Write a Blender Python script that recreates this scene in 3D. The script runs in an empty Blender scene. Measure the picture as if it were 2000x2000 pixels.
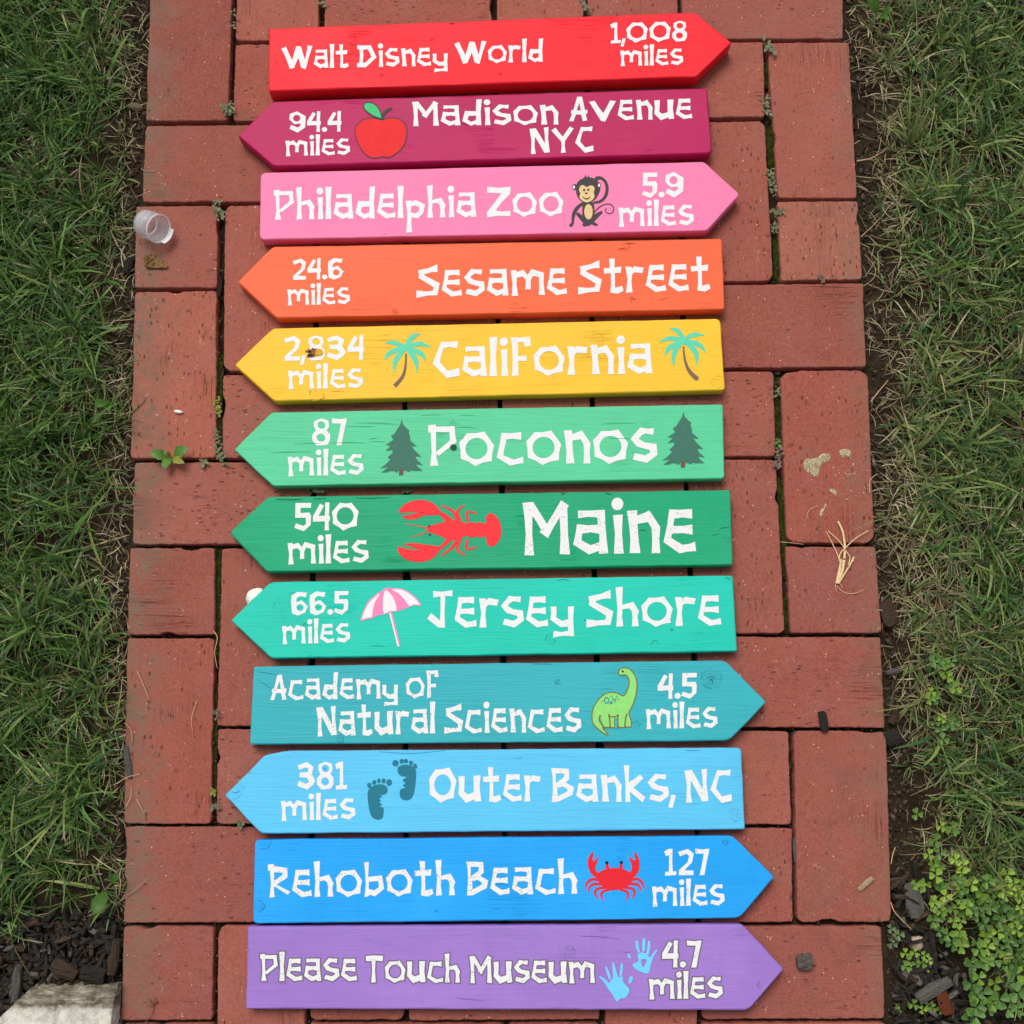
import bpy, bmesh, math, random
import numpy as np
from mathutils import Vector, Matrix, noise
from mathutils.geometry import delaunay_2d_cdt

SC = bpy.context.scene
COL = SC.collection
rad = math.radians

# ------------------------------------------------------------------ camera, sky, sun, exposure
F = 2500.0                      # focal length in pixels of the 2000 px wide photograph
TILT = math.atan(0.1875)        # the phone looks almost straight down
H = 1.552                       # metres above the bricks
cam_d = bpy.data.cameras.new("camera")
cam = bpy.data.objects.new("camera", cam_d); COL.objects.link(cam)
cam.location = (0, -H * math.tan(TILT), H)
cam.rotation_euler = (TILT, 0, 0)
cam_d.sensor_width = 36.0; cam_d.sensor_fit = 'HORIZONTAL'
cam_d.lens = F / 2000.0 * 36.0
cam_d.clip_start = 0.02; cam_d.clip_end = 200
SC.camera = cam

SUN_EL, SUN_AZ = rad(62), rad(-25)         # azimuth measured from +Y (image up) towards +X
world = bpy.data.worlds.new("World"); SC.world = world
world.use_nodes = True
wn = world.node_tree.nodes; wl = world.node_tree.links
bg = wn['Background']
sky = wn.new('ShaderNodeTexSky'); sky.sky_type = 'NISHITA'; sky.sun_disc = False
sky.sun_elevation = SUN_EL; sky.sun_rotation = SUN_AZ
sky.air_density = 1.0; sky.dust_density = 4.0; sky.ozone_density = 1.0
hs = wn.new('ShaderNodeHueSaturation'); hs.inputs['Saturation'].default_value = 0.22   # overcast: nearly neutral sky
wl.new(sky.outputs[0], hs.inputs['Color']); wl.new(hs.outputs[0], bg.inputs['Color'])
bg.inputs['Strength'].default_value = 0.086
sun_d = bpy.data.lights.new("sun", 'SUN'); sun_d.energy = 1.6; sun_d.angle = rad(27); sun_d.color = (1, 0.965, 0.91)
sun = bpy.data.objects.new("sun", sun_d); COL.objects.link(sun)
sdir = Vector((math.sin(SUN_AZ) * math.cos(SUN_EL), math.cos(SUN_AZ) * math.cos(SUN_EL), math.sin(SUN_EL)))
sun.rotation_euler = (-sdir).to_track_quat('-Z', 'Y').to_euler()
sun.location = sdir * 5
SC.view_settings.view_transform = 'Standard'; SC.view_settings.look = 'None'
SC.view_settings.exposure = 0.30; SC.view_settings.gamma = 1.0

# ------------------------------------------------------------------ pixel -> place on a horizontal plane
CT, ST = math.cos(TILT), math.sin(TILT)
def P(u, v, z=0.0):
    dx = (u - 1000.0) / F; dy = (1000.0 - v) / F
    d = Vector((dx, ST + dy * CT, -CT + dy * ST))
    t = (z - H) / d.z
    return Vector(cam.location) + d * t
MPP = H / F / CT     # metres per pixel around the middle

CROP = dict(c1=(500,0,3.864), c2=(980,0,3.864), c3=(440,160,3.864), c4=(900,160,3.864), c5=(490,310,3.864), c6=(960,310,3.864),
    c7=(440,450,3.864), c8=(900,450,3.578), d1=(440,610,3.864), d2=(900,610,3.578), d3=(440,780,3.864), d4=(900,780,3.578),
    d5=(440,940,3.513), d6=(950,940,3.864), d7=(440,1110,3.864), d8=(900,1110,3.513), e1=(470,1270,3.715), e2=(980,1270,3.645),
    e3=(430,1450,3.864), e4=(920,1450,3.513), e5=(480,1620,3.788), e6=(980,1620,3.513), e7=(470,1790,3.715), e8=(980,1790,3.45))
def px(crop, x, y):
    ox, oy, s = CROP[crop]
    return ox + x / s, oy + y / s

# ------------------------------------------------------------------ materials
def srgb(r, g, b):
    f = lambda c: (c / 255.0) / 12.92 if c / 255.0 <= 0.04045 else ((c / 255.0 + 0.055) / 1.055) ** 2.4
    return (f(r), f(g), f(b), 1.0)

class NT:
    def __init__(s, name):
        s.m = bpy.data.materials.new(name); s.m.use_nodes = True
        s.t = s.m.node_tree; s.n = s.t.nodes; s.l = s.t.links
        s.b = s.n['Principled BSDF']
    def node(s, typ, **kw):
        n = s.n.new(typ)
        for k, v in kw.items():
            if k.startswith('i_'):
                n.inputs[k[2:]].default_value = v
            else: setattr(n, k, v)
        return n
    def link(s, a, b): s.l.new(a, b)
    def coords(s, kind='Object', scale=(1, 1, 1), rot=(0, 0, 0), loc=(0, 0, 0)):
        tc = s.node('ShaderNodeTexCoord'); mp = s.node('ShaderNodeMapping')
        mp.inputs['Scale'].default_value = scale; mp.inputs['Rotation'].default_value = rot; mp.inputs['Location'].default_value = loc
        s.link(tc.outputs[kind], mp.inputs['Vector']); return mp.outputs[0]
    def noise(s, vec, scale, detail=3, rough=0.55, dist=0.0):
        n = s.node('ShaderNodeTexNoise'); n.inputs['Scale'].default_value = scale; n.inputs['Detail'].default_value = detail
        n.inputs['Roughness'].default_value = rough; n.inputs['Distortion'].default_value = dist
        s.link(vec, n.inputs['Vector']); return n.outputs['Fac']
    def ramp(s, fac, stops):
        r = s.node('ShaderNodeValToRGB'); e = r.color_ramp.elements
        while len(e) < len(stops): e.new(0.5)
        for i, (p, c) in enumerate(stops):
            e[i].position = p; e[i].color = c if len(c) == 4 else (c[0], c[1], c[2], 1)
        s.link(fac, r.inputs[0]); return r.outputs[0]
    def step(s, fac, a, b):
        r = s.node('ShaderNodeMapRange', interpolation_type='SMOOTHSTEP')
        r.inputs['From Min'].default_value = a; r.inputs['From Max'].default_value = b
        s.link(fac, r.inputs['Value']); return r.outputs[0]
    def mix(s, fac, a, b, mode='MIX'):
        m = s.node('ShaderNodeMix', data_type='RGBA', blend_type=mode)
        for inp, v in ((m.inputs[0], fac), (m.inputs[6], a), (m.inputs[7], b)):
            if isinstance(v, (int, float)): inp.default_value = v
            elif isinstance(v, tuple): inp.default_value = v
            else: s.link(v, inp)
        return m.outputs[2]
    def math(s, op, a, b=0.0, clamp=False):
        m = s.node('ShaderNodeMath', operation=op); m.use_clamp = clamp
        for i, v in enumerate((a, b)):
            if isinstance(v, (int, float)): m.inputs[i].default_value = v
            else: s.link(v, m.inputs[i])
        return m.outputs[0]
    def bump(s, h, strength, dist, prev=None):
        b = s.node('ShaderNodeBump'); b.inputs['Strength'].default_value = strength; b.inputs['Distance'].default_value = dist
        s.link(h, b.inputs['Height'])
        if prev is not None: s.link(prev, b.inputs['Normal'])
        return b.outputs[0]
    def done(s, color=None, rough=0.6, normal=None, spec=0.3):
        if color is not None:
            if isinstance(color, tuple): s.b.inputs['Base Color'].default_value = color
            else: s.link(color, s.b.inputs['Base Color'])
        if isinstance(rough, (int, float)): s.b.inputs['Roughness'].default_value = rough
        else: s.link(rough, s.b.inputs['Roughness'])
        s.b.inputs['Specular IOR Level'].default_value = spec
        if normal is not None: s.link(normal, s.b.inputs['Normal'])
        return s.m

def plain(name, col, rough=0.6, spec=0.3, nscale=400, var=0.12, bump=0.25):
    t = NT(name); v = t.coords('Object')
    n = t.noise(v, nscale, 4); c2 = tuple(c * (1 - var) for c in col[:3]) + (1,); c1 = tuple(min(1, c * (1 + var)) for c in col[:3]) + (1,)
    return t.done(t.ramp(n, [(0.3, c2), (0.7, c1)]), rough, t.bump(n, bump, 0.0006), spec)

def brick_material():
    t = NT('fired_brick')
    oi = t.node('ShaderNodeObjectInfo')
    ofs = t.node('ShaderNodeVectorMath', operation='SCALE'); ofs.inputs[3].default_value = 7.0
    tc = t.node('ShaderNodeTexCoord')
    cmb = t.node('ShaderNodeCombineXYZ'); t.link(oi.outputs['Random'], cmb.inputs[0]); t.link(oi.outputs['Random'], cmb.inputs[1])
    t.link(cmb.outputs[0], ofs.inputs[0])
    add = t.node('ShaderNodeVectorMath', operation='ADD'); t.link(tc.outputs['Object'], add.inputs[0]); t.link(ofs.outputs[0], add.inputs[1])
    V = add.outputs[0]
    def mp(sc):
        m = t.node('ShaderNodeMapping'); m.inputs['Scale'].default_value = sc; t.link(V, m.inputs['Vector']); return m.outputs[0]
    big = t.noise(V, 14, 4, 0.6)
    fine = t.noise(V, 520, 3, 0.7)
    streak = t.noise(mp((1, 9, 1)), 26, 5, 0.62)            # drag lines along the brick (local x)
    col = t.ramp(big, [(0.28, srgb(126, 66, 56)), (0.5, srgb(147, 78, 65)), (0.74, srgb(160, 94, 78))])
    tint = t.ramp(oi.outputs['Random'], [(0.0, srgb(124, 60, 50)), (0.22, srgb(160, 92, 76)), (0.45, srgb(134, 72, 66)), (0.65, srgb(152, 76, 60)), (0.85, srgb(144, 86, 76)), (0.95, srgb(172, 98, 78)), (1.0, srgb(150, 106, 88))])
    col = t.mix(0.62, col, tint)
    col = t.mix(t.math('MULTIPLY', t.step(streak, 0.5, 0.8), 0.4), col, srgb(120, 62, 52))
    col = t.mix(t.math('MULTIPLY', t.step(fine, 0.35, 0.72), 0.38), col, srgb(184, 122, 106))
    mid = t.noise(V, 190, 3, 0.7); col = t.mix(t.math('MULTIPLY', t.step(mid, 0.5, 0.72), 0.44), col, srgb(112, 58, 52))
    hue = t.noise(V, 22, 3, 0.6); col = t.mix(t.math('MULTIPLY', t.step(hue, 0.5, 0.72), 0.30), col, srgb(148, 94, 92))
    # greyish film of dirt
    film = t.noise(V, 9, 5, 0.65, 0.6)
    col = t.mix(t.math('MULTIPLY', t.step(film, 0.52, 0.75), 0.38), col, srgb(140, 100, 86))
    # weathered rim at both outer edges of the path
    geo = t.node('ShaderNodeNewGeometry'); sx = t.node('ShaderNodeSeparateXYZ'); t.link(geo.outputs['Position'], sx.inputs[0])
    wob = t.math('MULTIPLY', t.math('SUBTRACT', t.noise(geo.outputs['Position'], 30, 4, 0.65), 0.5), 0.10)
    lx = t.math('ADD', t.math('ADD', sx.outputs['X'], wob), t.math('MULTIPLY', sx.outputs['Y'], 0.0304))
    rxx = t.math('SUBTRACT', t.math('ADD', sx.outputs['X'], wob), t.math('MULTIPLY', sx.outputs['Y'], 0.0087))
    left = t.math('SUBTRACT', 1.0, t.step(lx, -0.462, -0.405))
    right = t.math('MULTIPLY', t.step(rxx, 0.405, 0.442), 0.6)
    grain_ = t.step(t.noise(V, 150, 4, 0.75), 0.34, 0.60); patch_ = t.step(t.noise(V, 26, 4, 0.7), 0.30, 0.62)
    rim = t.math('MULTIPLY', t.math('MULTIPLY', t.math('ADD', left, right, True), t.math('ADD', 0.25, t.math('MULTIPLY', grain_, 0.6))), t.math('ADD', 0.2, patch_), True)
    col = t.mix(rim, col, srgb(122, 100, 84))
    # dark pits, pale grit
    vo = t.node('ShaderNodeTexVoronoi'); vo.inputs['Scale'].default_value = 170; t.link(mp((0.45, 1, 1)), vo.inputs['Vector'])
    gate = t.step(t.math('ADD', t.noise(V, 46, 4, 0.65), t.math('MULTIPLY', t.math('SUBTRACT', oi.outputs['Random'], 0.5), 0.16)), 0.44, 0.62)
    pit = t.math('MULTIPLY', t.math('SUBTRACT', 1.0, t.step(vo.outputs['Distance'], 0.10, 0.30)), gate)
    col = t.mix(t.math('MULTIPLY', pit, 0.62), col, srgb(66, 30, 25))
    v2 = t.node('ShaderNodeTexVoronoi'); v2.inputs['Scale'].default_value = 190; t.link(V, v2.inputs['Vector'])
    g2 = t.step(t.noise(V, 60, 2), 0.56, 0.64)
    grit = t.math('MULTIPLY', t.math('SUBTRACT', 1.0, t.step(v2.outputs['Distance'], 0.08, 0.20)), g2)
    col = t.mix(grit, col, srgb(226, 182, 160))
    # pale mineral smears and brown dusty stains
    sm = t.noise(V, 34, 6, 0.72, 1.4); sg = t.step(t.noise(V, 6.5, 2), 0.56, 0.68)
    col = t.mix(t.math('MULTIPLY', t.math('MULTIPLY', t.step(sm, 0.56, 0.70), sg), 0.36), col, srgb(206, 166, 146))
    st_ = t.noise(V, 11, 4, 0.65, 0.8)
    col = t.mix(t.math('MULTIPLY', t.step(st_, 0.56, 0.74), 0.30), col, srgb(108, 74, 58))
    # a few long cracks/scratches
    wv = t.noise(mp((0.5, 26, 1)), 9, 3, 0.5)
    line = t.math('SUBTRACT', 1.0, t.step(t.math('ABSOLUTE', t.math('SUBTRACT', wv, 0.5)), 0.0, 0.012))
    line = t.math('MULTIPLY', line, t.step(t.noise(V, 12, 2), 0.55, 0.68))
    col = t.mix(t.math('MULTIPLY', line, 0.55), col, srgb(66, 32, 26))
    h = t.math('SUBTRACT', t.math('ADD', t.math('MULTIPLY', fine, 0.35), t.math('MULTIPLY', streak, 0.25)), t.math('ADD', t.math('MULTIPLY', pit, 1.0), t.math('MULTIPLY', line, 0.6)))
    nrm = t.bump(t.math('ADD', h, t.math('MULTIPLY', mid, 0.5)), 0.75, 0.0014)
    return t.done(col, 0.88, nrm, 0.22)

def wood_paint(name, col, knots=(), grain=1.0, vary=0.10, seed=0.0, streaks=0.0):
    """brushed acrylic over a softwood board: long grain ridges, brush streaks, ring bumps at knots"""
    t = NT(name)
    loc = (seed * 3.1, seed * 1.7, 0)
    tc = t.coords('Object', loc=loc)
    V1 = t.coords('Object', scale=(1.2, 22, 1), loc=loc); V2 = t.coords('Object', scale=(2.2, 60, 1), loc=loc)
    g1 = t.noise(V1, 5.5, 5, 0.62, 1.2); g2 = t.noise(V2, 9, 3, 0.6)
    blot = t.noise(tc, 9, 4, 0.6)
    dk = tuple(c * (1 - vary) for c in col[:3]) + (1,)
    lt = tuple(min(1, c * (1 + vary) + 0.012 * vary * 10) for c in col[:3]) + (1,)
    c = t.ramp(blot, [(0.3, dk), (0.5, col), (0.72, lt)])
    c = t.mix(t.math('MULTIPLY', t.step(g2, 0.50, 0.75), 0.34), c, tuple(x * 0.78 for x in col[:3]) + (1,))
    c = t.mix(t.math('MULTIPLY', t.step(g1, 0.58, 0.70), 0.24 * min(1.2, grain)), c, tuple(x * 0.66 for x in col[:3]) + (1,))
    if streaks:
        st = t.noise(t.coords('Object', scale=(40, 2.0, 1), loc=loc), 3.0, 3, 0.6)
        c = t.mix(t.math('MULTIPLY', t.step(st, 0.5, 0.75), streaks), c, tuple(x * 0.72 for x in col[:3]) + (1,))
    # fine splits along the grain where the paint is dark
    sp = t.noise(t.coords('Object', scale=(1.6, 75, 1), loc=loc), 4.0, 2, 0.5, 0.4)
    crack = t.math('MULTIPLY', t.math('SUBTRACT', 1.0, t.step(t.math('ABSOLUTE', t.math('SUBTRACT', sp, 0.5)), 0.0, 0.018)), t.step(t.noise(tc, 13, 2), 0.60, 0.70))
    c = t.mix(t.math('MULTIPLY', crack, 0.38 * min(1.0, grain)), c, tuple(x * 0.35 for x in col[:3]) + (1,))
    h = t.math('ADD', t.math('MULTIPLY', g1, 0.6 * grain), t.math('MULTIPLY', g2, 0.25))
    h = t.math('SUBTRACT', h, t.math('MULTIPLY', crack, 0.5))
    for (kx, ky, kr, kd) in knots:
        d = t.node('ShaderNodeVectorMath', operation='DISTANCE')
        t.link(t.coords('Object', scale=(1, 1, 0)), d.inputs[0]); d.inputs[1].default_value = (kx, ky, 0)
        dn = t.math('ADD', d.outputs['Value'], t.math('MULTIPLY', t.math('SUBTRACT', t.noise(tc, 160, 2), 0.5), 0.006))
        ring = t.math('SUBTRACT', 1.0, t.step(t.math('ABSOLUTE', t.math('SUBTRACT', dn, kr)), 0.0, 0.0011))
        ring2 = t.math('SUBTRACT', 1.0, t.step(t.math('ABSOLUTE', t.math('SUBTRACT', dn, kr * 0.45)), 0.0, 0.0009))
        kk = t.math('ADD', ring, t.math('MULTIPLY', ring2, 0.6), True)
        brk = t.step(t.noise(tc, 110, 2), 0.42, 0.58)
        kk = t.math('MULTIPLY', kk, brk)
        c = t.mix(t.math('MULTIPLY', kk, kd), c, tuple(x * 0.42 for x in col[:3]) + (1,))
        body = t.math('SUBTRACT', 1.0, t.step(dn, kr * 0.85, kr))
        c = t.mix(t.math('MULTIPLY', body, 0.35 * kd), c, tuple(x * 0.75 for x in col[:3]) + (1,))
        h = t.math('SUBTRACT', h, t.math('MULTIPLY', kk, 0.4))
    nrm = t.bump(h, 0.5, 0.0016)
    brush = t.noise(t.coords('Object', scale=(2.5, 120, 1), loc=loc), 3.0, 3, 0.6); pat = t.step(t.noise(tc, 14, 3), 0.42, 0.62)
    c = t.mix(t.math('MULTIPLY', t.math('MULTIPLY', t.step(brush, 0.45, 0.7), pat), 0.28), c, tuple(min(1, x * 0.8 + 0.045) for x in col[:3]) + (1,))
    rgh = t.math('ADD', 0.36, t.math('MULTIPLY', blot, 0.28))
    return t.done(c, rgh, nrm, 0.2)

def sign_white(name, speck=0.5, base=(0.77, 0.775, 0.77, 1), under=(0.42, 0.42, 0.43, 1)):
    t = NT(name); v = t.coords('Object')
    n = t.noise(v, 520, 2, 0.6); g = t.noise(v, 60, 2, 0.6)
    m = t.math('MULTIPLY', t.step(n, 0.56, 0.66), t.math('MULTIPLY', t.step(g, 0.36, 0.58), speck))
    c = t.mix(m, base, under)
    return t.done(c, 0.55, t.bump(n, 0.15, 0.0006), 0.3)

def flat_paint(name, rgb, rough=0.55, var=0.07):
    c = srgb(*rgb)
    t = NT(name); v = t.coords('Object'); n = t.noise(v, 150, 4, 0.65)
    col = t.ramp(n, [(0.3, tuple(x * (1 - var) for x in c[:3]) + (1,)), (0.7, tuple(min(1, x * (1 + var)) for x in c[:3]) + (1,))])
    s = t.noise(v, 700, 2, 0.5)
    col = t.mix(t.math('MULTIPLY', t.step(s, 0.66, 0.74), 0.3), col, tuple(x * 0.6 for x in c[:3]) + (1,))
    return t.done(col, rough, t.bump(n, 0.12, 0.0006), 0.15)

# ------------------------------------------------------------------ object helpers
def link(o, parent=None):
    COL.objects.link(o)
    if parent is not None: o.parent = parent
    return o
def tag(o, label=None, cat=None, group=None, kind=None):
    if label: o['label'] = label
    if cat: o['category'] = cat
    if group: o['group'] = group
    if kind: o['kind'] = kind
    return o
def thing(name, label, cat, loc, group=None):
    o = bpy.data.objects.new(name, None); o.empty_display_size = 0.02
    o.location = loc; link(o); return tag(o, label, cat, group)
def meshobj(name, verts, faces, mat, parent=None, origin=None, smooth=False, mats=None, fmat=None):
    org = Vector(origin) if origin is not None else (Vector(parent.location) if parent is not None else Vector((0, 0, 0)))
    if parent is not None and parent.parent is not None: pass
    me = bpy.data.meshes.new(name)
    me.from_pydata([tuple(Vector(v) - org) for v in verts], [], [tuple(f) for f in faces])
    for m in (mats or [mat]): me.materials.append(m)
    if fmat is not None: me.polygons.foreach_set('material_index', fmat)
    if smooth: me.polygons.foreach_set('use_smooth', [True] * len(me.polygons))
    me.update()
    o = bpy.data.objects.new(name, me); link(o, parent)
    if parent is None: o.location = org
    return o
def root_loc(o):
    v = Vector((0, 0, 0))
    while o is not None: v += Vector(o.location); o = o.parent
    return v
def part(name, verts, faces, mat, parent, **kw):
    return meshobj(name, verts, faces, mat, parent, origin=root_loc(parent), **kw)

# ------------------------------------------------------------------ 2D drawing kit (union of polygons)
def smooth_loop(pts, n=4):
    out = []; N = len(pts)
    for i in range(N):
        p0, p1, p2, p3 = pts[i - 1], pts[i], pts[(i + 1) % N], pts[(i + 2) % N]
        for k in range(n):
            t = k / n
            out.append(tuple(0.5 * ((2 * p1[j]) + (-p0[j] + p2[j]) * t + (2 * p0[j] - 5 * p1[j] + 4 * p2[j] - p3[j]) * t * t + (-p0[j] + 3 * p1[j] - 3 * p2[j] + p3[j]) * t ** 3) for j in (0, 1)))
    return out
def smooth_path(pts, n=5):
    out = []; N = len(pts); D = len(pts[0])
    for i in range(N - 1):
        p0 = pts[max(i - 1, 0)]; p1 = pts[i]; p2 = pts[i + 1]; p3 = pts[min(i + 2, N - 1)]
        for k in range(n):
            t = k / n
            out.append(tuple(0.5 * ((2 * p1[j]) + (-p0[j] + p2[j]) * t + (2 * p0[j] - 5 * p1[j] + 4 * p2[j] - p3[j]) * t * t + (-p0[j] + 3 * p1[j] - 3 * p2[j] + p3[j]) * t ** 3) for j in range(D)))
    out.append(tuple(pts[-1])); return out
def circ(x, y, rx, ry=None, n=18, rot=0.0):
    ry = ry or rx; c, s = math.cos(rot), math.sin(rot)
    return [(x + rx * math.cos(a) * c - ry * math.sin(a) * s, y + rx * math.cos(a) * s + ry * math.sin(a) * c) for a in [2 * math.pi * i / n for i in range(n)]]
def ribbon(pts, n=5, jag=0.0):
    """pts: (x, y, width) -> list of convex quads + round joints, all to be united"""
    q = smooth_path([tuple(map(float, p)) for p in pts], n) if n > 1 else pts
    L, R = [], []
    for i, (x, y, w) in enumerate(q):
        a = q[max(i - 1, 0)]; b = q[min(i + 1, len(q) - 1)]
        dx, dy = b[0] - a[0], b[1] - a[1]; l = math.hypot(dx, dy) or 1
        nx, ny = -dy / l, dx / l
        j = 1 + (jag if i % 2 else -jag)
        L.append((x + nx * w / 2 * j, y + ny * w / 2 * j)); R.append((x - nx * w / 2 * j, y - ny * w / 2 * j))
    polys = []
    for i in range(len(q) - 1):
        polys.append([L[i], L[i + 1], R[i + 1], R[i]])
    if not jag:
        for i in range(0, len(q)):
            if q[i][2] > 3 and 0 < i < len(q) - 1: polys.append(circ(q[i][0], q[i][1], q[i][2] / 2, n=8))
    return polys
def area2(p): return sum(p[i - 1][0] * p[i][1] - p[i][0] * p[i - 1][1] for i in range(len(p)))
def offset(poly, d):
    """grow (d>0) or shrink a closed polygon"""
    s = 1 if area2(poly) > 0 else -1
    out = []; N = len(poly)
    for i in range(N):
        a, b, c = poly[i - 1], poly[i], poly[(i + 1) % N]
        e1 = (b[0] - a[0], b[1] - a[1]); e2 = (c[0] - b[0], c[1] - b[1])
        l1 = math.hypot(*e1) or 1e-6; l2 = math.hypot(*e2) or 1e-6
        n1 = (e1[1] / l1, -e1[0] / l1); n2 = (e2[1] / l2, -e2[0] / l2)
        m = (n1[0] + n2[0], n1[1] + n2[1]); ml = math.hypot(*m) or 1e-6
        k = min(2.0, 2.0 / ml)
        out.append((b[0] + s * m[0] / ml * d * k, b[1] + s * m[1] / ml * d * k))
    return out
def inside(p, poly):
    x, y = p; w = False; j = len(poly) - 1
    for i in range(len(poly)):
        xi, yi = poly[i]; xj, yj = poly[j]
        if (yi > y) != (yj > y) and x < (xj - xi) * (y - yi) / (yj - yi) + xi: w = not w
        j = i
    return w
def fill(solids, holes=()):
    """triangulate the union of the solids minus the holes"""
    vs, ed = [], []
    for poly in list(solids) + list(holes):
        b = len(vs); vs += [Vector(p) for p in poly]
        ed += [(b + i, b + (i + 1) % len(poly)) for i in range(len(poly))]
    ov, oe, of, *_ = delaunay_2d_cdt(vs, ed, [], 0, 1e-5)
    bb = lambda q: (min(p[0] for p in q), min(p[1] for p in q), max(p[0] for p in q), max(p[1] for p in q))
    S = [(s, bb(s)) for s in solids]; Hh = [(s, bb(s)) for s in holes]
    hit = lambda c, L: any(b[0] <= c[0] <= b[2] and b[1] <= c[1] <= b[3] and inside(c, s) for s, b in L)
    tris = []
    for f in of:
        c = (sum(ov[i].x for i in f) / len(f), sum(ov[i].y for i in f) / len(f))
        if hit(c, S) and not hit(c, Hh): tris.append(f)
    used = sorted({i for f in tris for i in f}); ix = {k: n for n, k in enumerate(used)}
    return [(ov[k].x, ov[k].y) for k in used], [tuple(ix[i] for i in f) for f in tris]
def paint(name, mat, parent, z, pieces, label=None):
    """pieces: list of (solids, holes) already in photo pixels; each becomes a skin of paint at height z"""
    V, Fc = [], []
    for sol, hol in pieces:
        v, f = fill(sol, hol); b = len(V)
        V += [P(x, y, z) for x, y in v]
        for t in f:
            tri = [b + i for i in t]
            a, bb_, c = (V[i] for i in tri)
            if (bb_ - a).cross(c - a).z < 0: tri.reverse()
            Fc.append(tri)
    o = part(name, V, Fc, mat, parent)
    if label: o['label'] = label
    return o

# ------------------------------------------------------------------ hand-cut lettering: outlines traced from the boards
G = {}
def g(ch, base, cap, solids, holes=()):
    x0 = min(p[0] for s in solids for p in s); x1 = max(p[0] for s in solids for p in s)
    nrm = lambda s: [((x - x0) / cap * 100, (base - y) / cap * 100) for x, y in s]
    G[ch] = ([nrm(s) for s in solids], [nrm(h) for h in holes], (x1 - x0) / cap * 100)
g('M',552,400,[[(272,158),(355,153),(410,238),(462,320),(515,238),(572,143),(633,183),(620,205),(624,300),(626,400),(642,553),(562,550),(568,400),(562,272),(515,345),(470,428),(405,380),(418,365),(385,308),(350,258),(348,400),(362,556),(288,556),(298,400),(288,270)]])
g('a',550,400,[[(695,220),(800,221),(905,216),(908,330),(918,440),(932,546),(857,549),(860,525),(780,553),(658,475),(676,400),(688,322),(770,332),(850,328),(847,275),(775,268),(697,278)]],[[(728,395),(795,385),(862,398),(862,460),(795,483),(723,445)]])
g('i',549,400,[[(950,257),(1025,253),(1020,400),(1033,547),(957,549),(965,400)],circ(984,173,46,48,16)])
g('n',549,400,[[(1047,226),(1127,222),(1128,262),(1176,246),(1222,225),(1307,350),(1300,450),(1308,548),(1240,549),(1245,450),(1240,360),(1212,312),(1130,325),(1138,440),(1153,545),(1070,546),(1075,430),(1063,320)]])
g('e',540,400,[[(1375,210),(1465,213),(1552,208),(1554,282),(1480,272),(1415,280),(1406,335),(1480,336),(1554,325),(1556,402),(1480,390),(1395,393),(1390,425),(1478,478),(1530,472),(1575,455),(1584,527),(1520,530),(1456,543),(1330,456),(1358,330)]])
g('o',442,289,[[(507,217),(570,217),(628,207),(697,305),(683,360),(680,415),(620,424),(563,448),(515,415),(462,395),(460,335),(450,280),(483,247)]],[circ(573,325,78,75,18)])
g('O',446,245,[[(1627,205),(1685,202),(1742,190),(1803,290),(1786,350),(1780,415),(1725,425),(1670,452),(1628,415),(1583,390),(1583,330),(1577,275)]],[circ(1689,318,69,78,18)])
g('c',450,289,[[(285,225),(354,230),(423,222),(423,277),(365,268),(320,272),(305,330),(297,383),(372,415),(437,395),(440,440),(395,445),(347,457),(250,397),(270,310)]])
g('s',438,289,[[(1250,192),(1300,200),(1348,198),(1343,245),(1285,234),(1258,250),(1240,270),(1280,296),(1365,308),(1373,385),(1297,440),(1198,415),(1213,370),(1285,387),(1322,368),(1318,350),(1227,325),(1183,270)]])
g('P',503,312,[[(1530,195),(1588,191),(1592,207),(1732,205),(1736,270),(1747,327),(1680,375),(1612,427),(1598,412),(1594,440),(1610,500),(1545,504),(1558,400),(1550,250),(1532,250)]],[[(1590,247),(1692,250),(1697,312),(1592,398)]])
g('h',462,227,[[(335,220),(380,216),(376,328),(445,310),(480,370),(470,400),(478,460),(435,462),(440,400),(435,367),(418,350),(378,355),(375,400),(383,460),(340,463),(347,350)]])
g('l',458,227,[[(553,214),(602,214),(593,340),(600,457),(553,458),(560,340)]])
g('d',453,227,[[(897,212),(940,210),(930,330),(936,452),(893,452),(893,440),(855,456),(787,412),(798,362),(808,318),(893,322)]],[[(838,365),(895,362),(893,405),(855,420),(828,398)]])
g('p',445,227,[[(1168,315),(1212,312),(1212,322),(1245,308),(1318,345),(1310,380),(1302,412),(1262,448),(1214,440),(1211,480),(1218,552),(1173,555),(1180,450),(1178,380)]],[[(1212,357),(1245,350),(1274,366),(1270,395),(1242,412),(1208,402)]])
g('t',436,230,[[(1037,195),(1078,197),(1076,257),(1125,253),(1120,298),(1078,297),(1080,400),(1130,388),(1140,422),(1100,442),(1047,433),(1052,360),(1050,297),(1003,300),(1000,262),(1043,260)]])
g('r',439,230,[[(1150,257),(1195,260),(1196,272),(1213,256),(1280,268),(1270,305),(1215,298),(1198,310),(1192,360),(1200,438),(1153,440),(1165,350)]])
g('S',441,230,[[(832,250),(905,237),(970,210),(972,265),(930,265),(877,280),(878,288),(988,345),(970,430),(900,432),(820,446),(820,393),(885,402),(938,398),(943,372),(835,305),(838,280)]])
g('m',457,230,[[(345,278),(388,276),(390,290),(437,275),(468,312),(495,270),(585,297),(582,370),(592,455),(547,455),(551,400),(548,328),(505,318),(489,355),(490,413),(452,415),(455,347),(432,322),(390,330),(387,380),(400,458),(353,460),(359,370)]])
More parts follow.
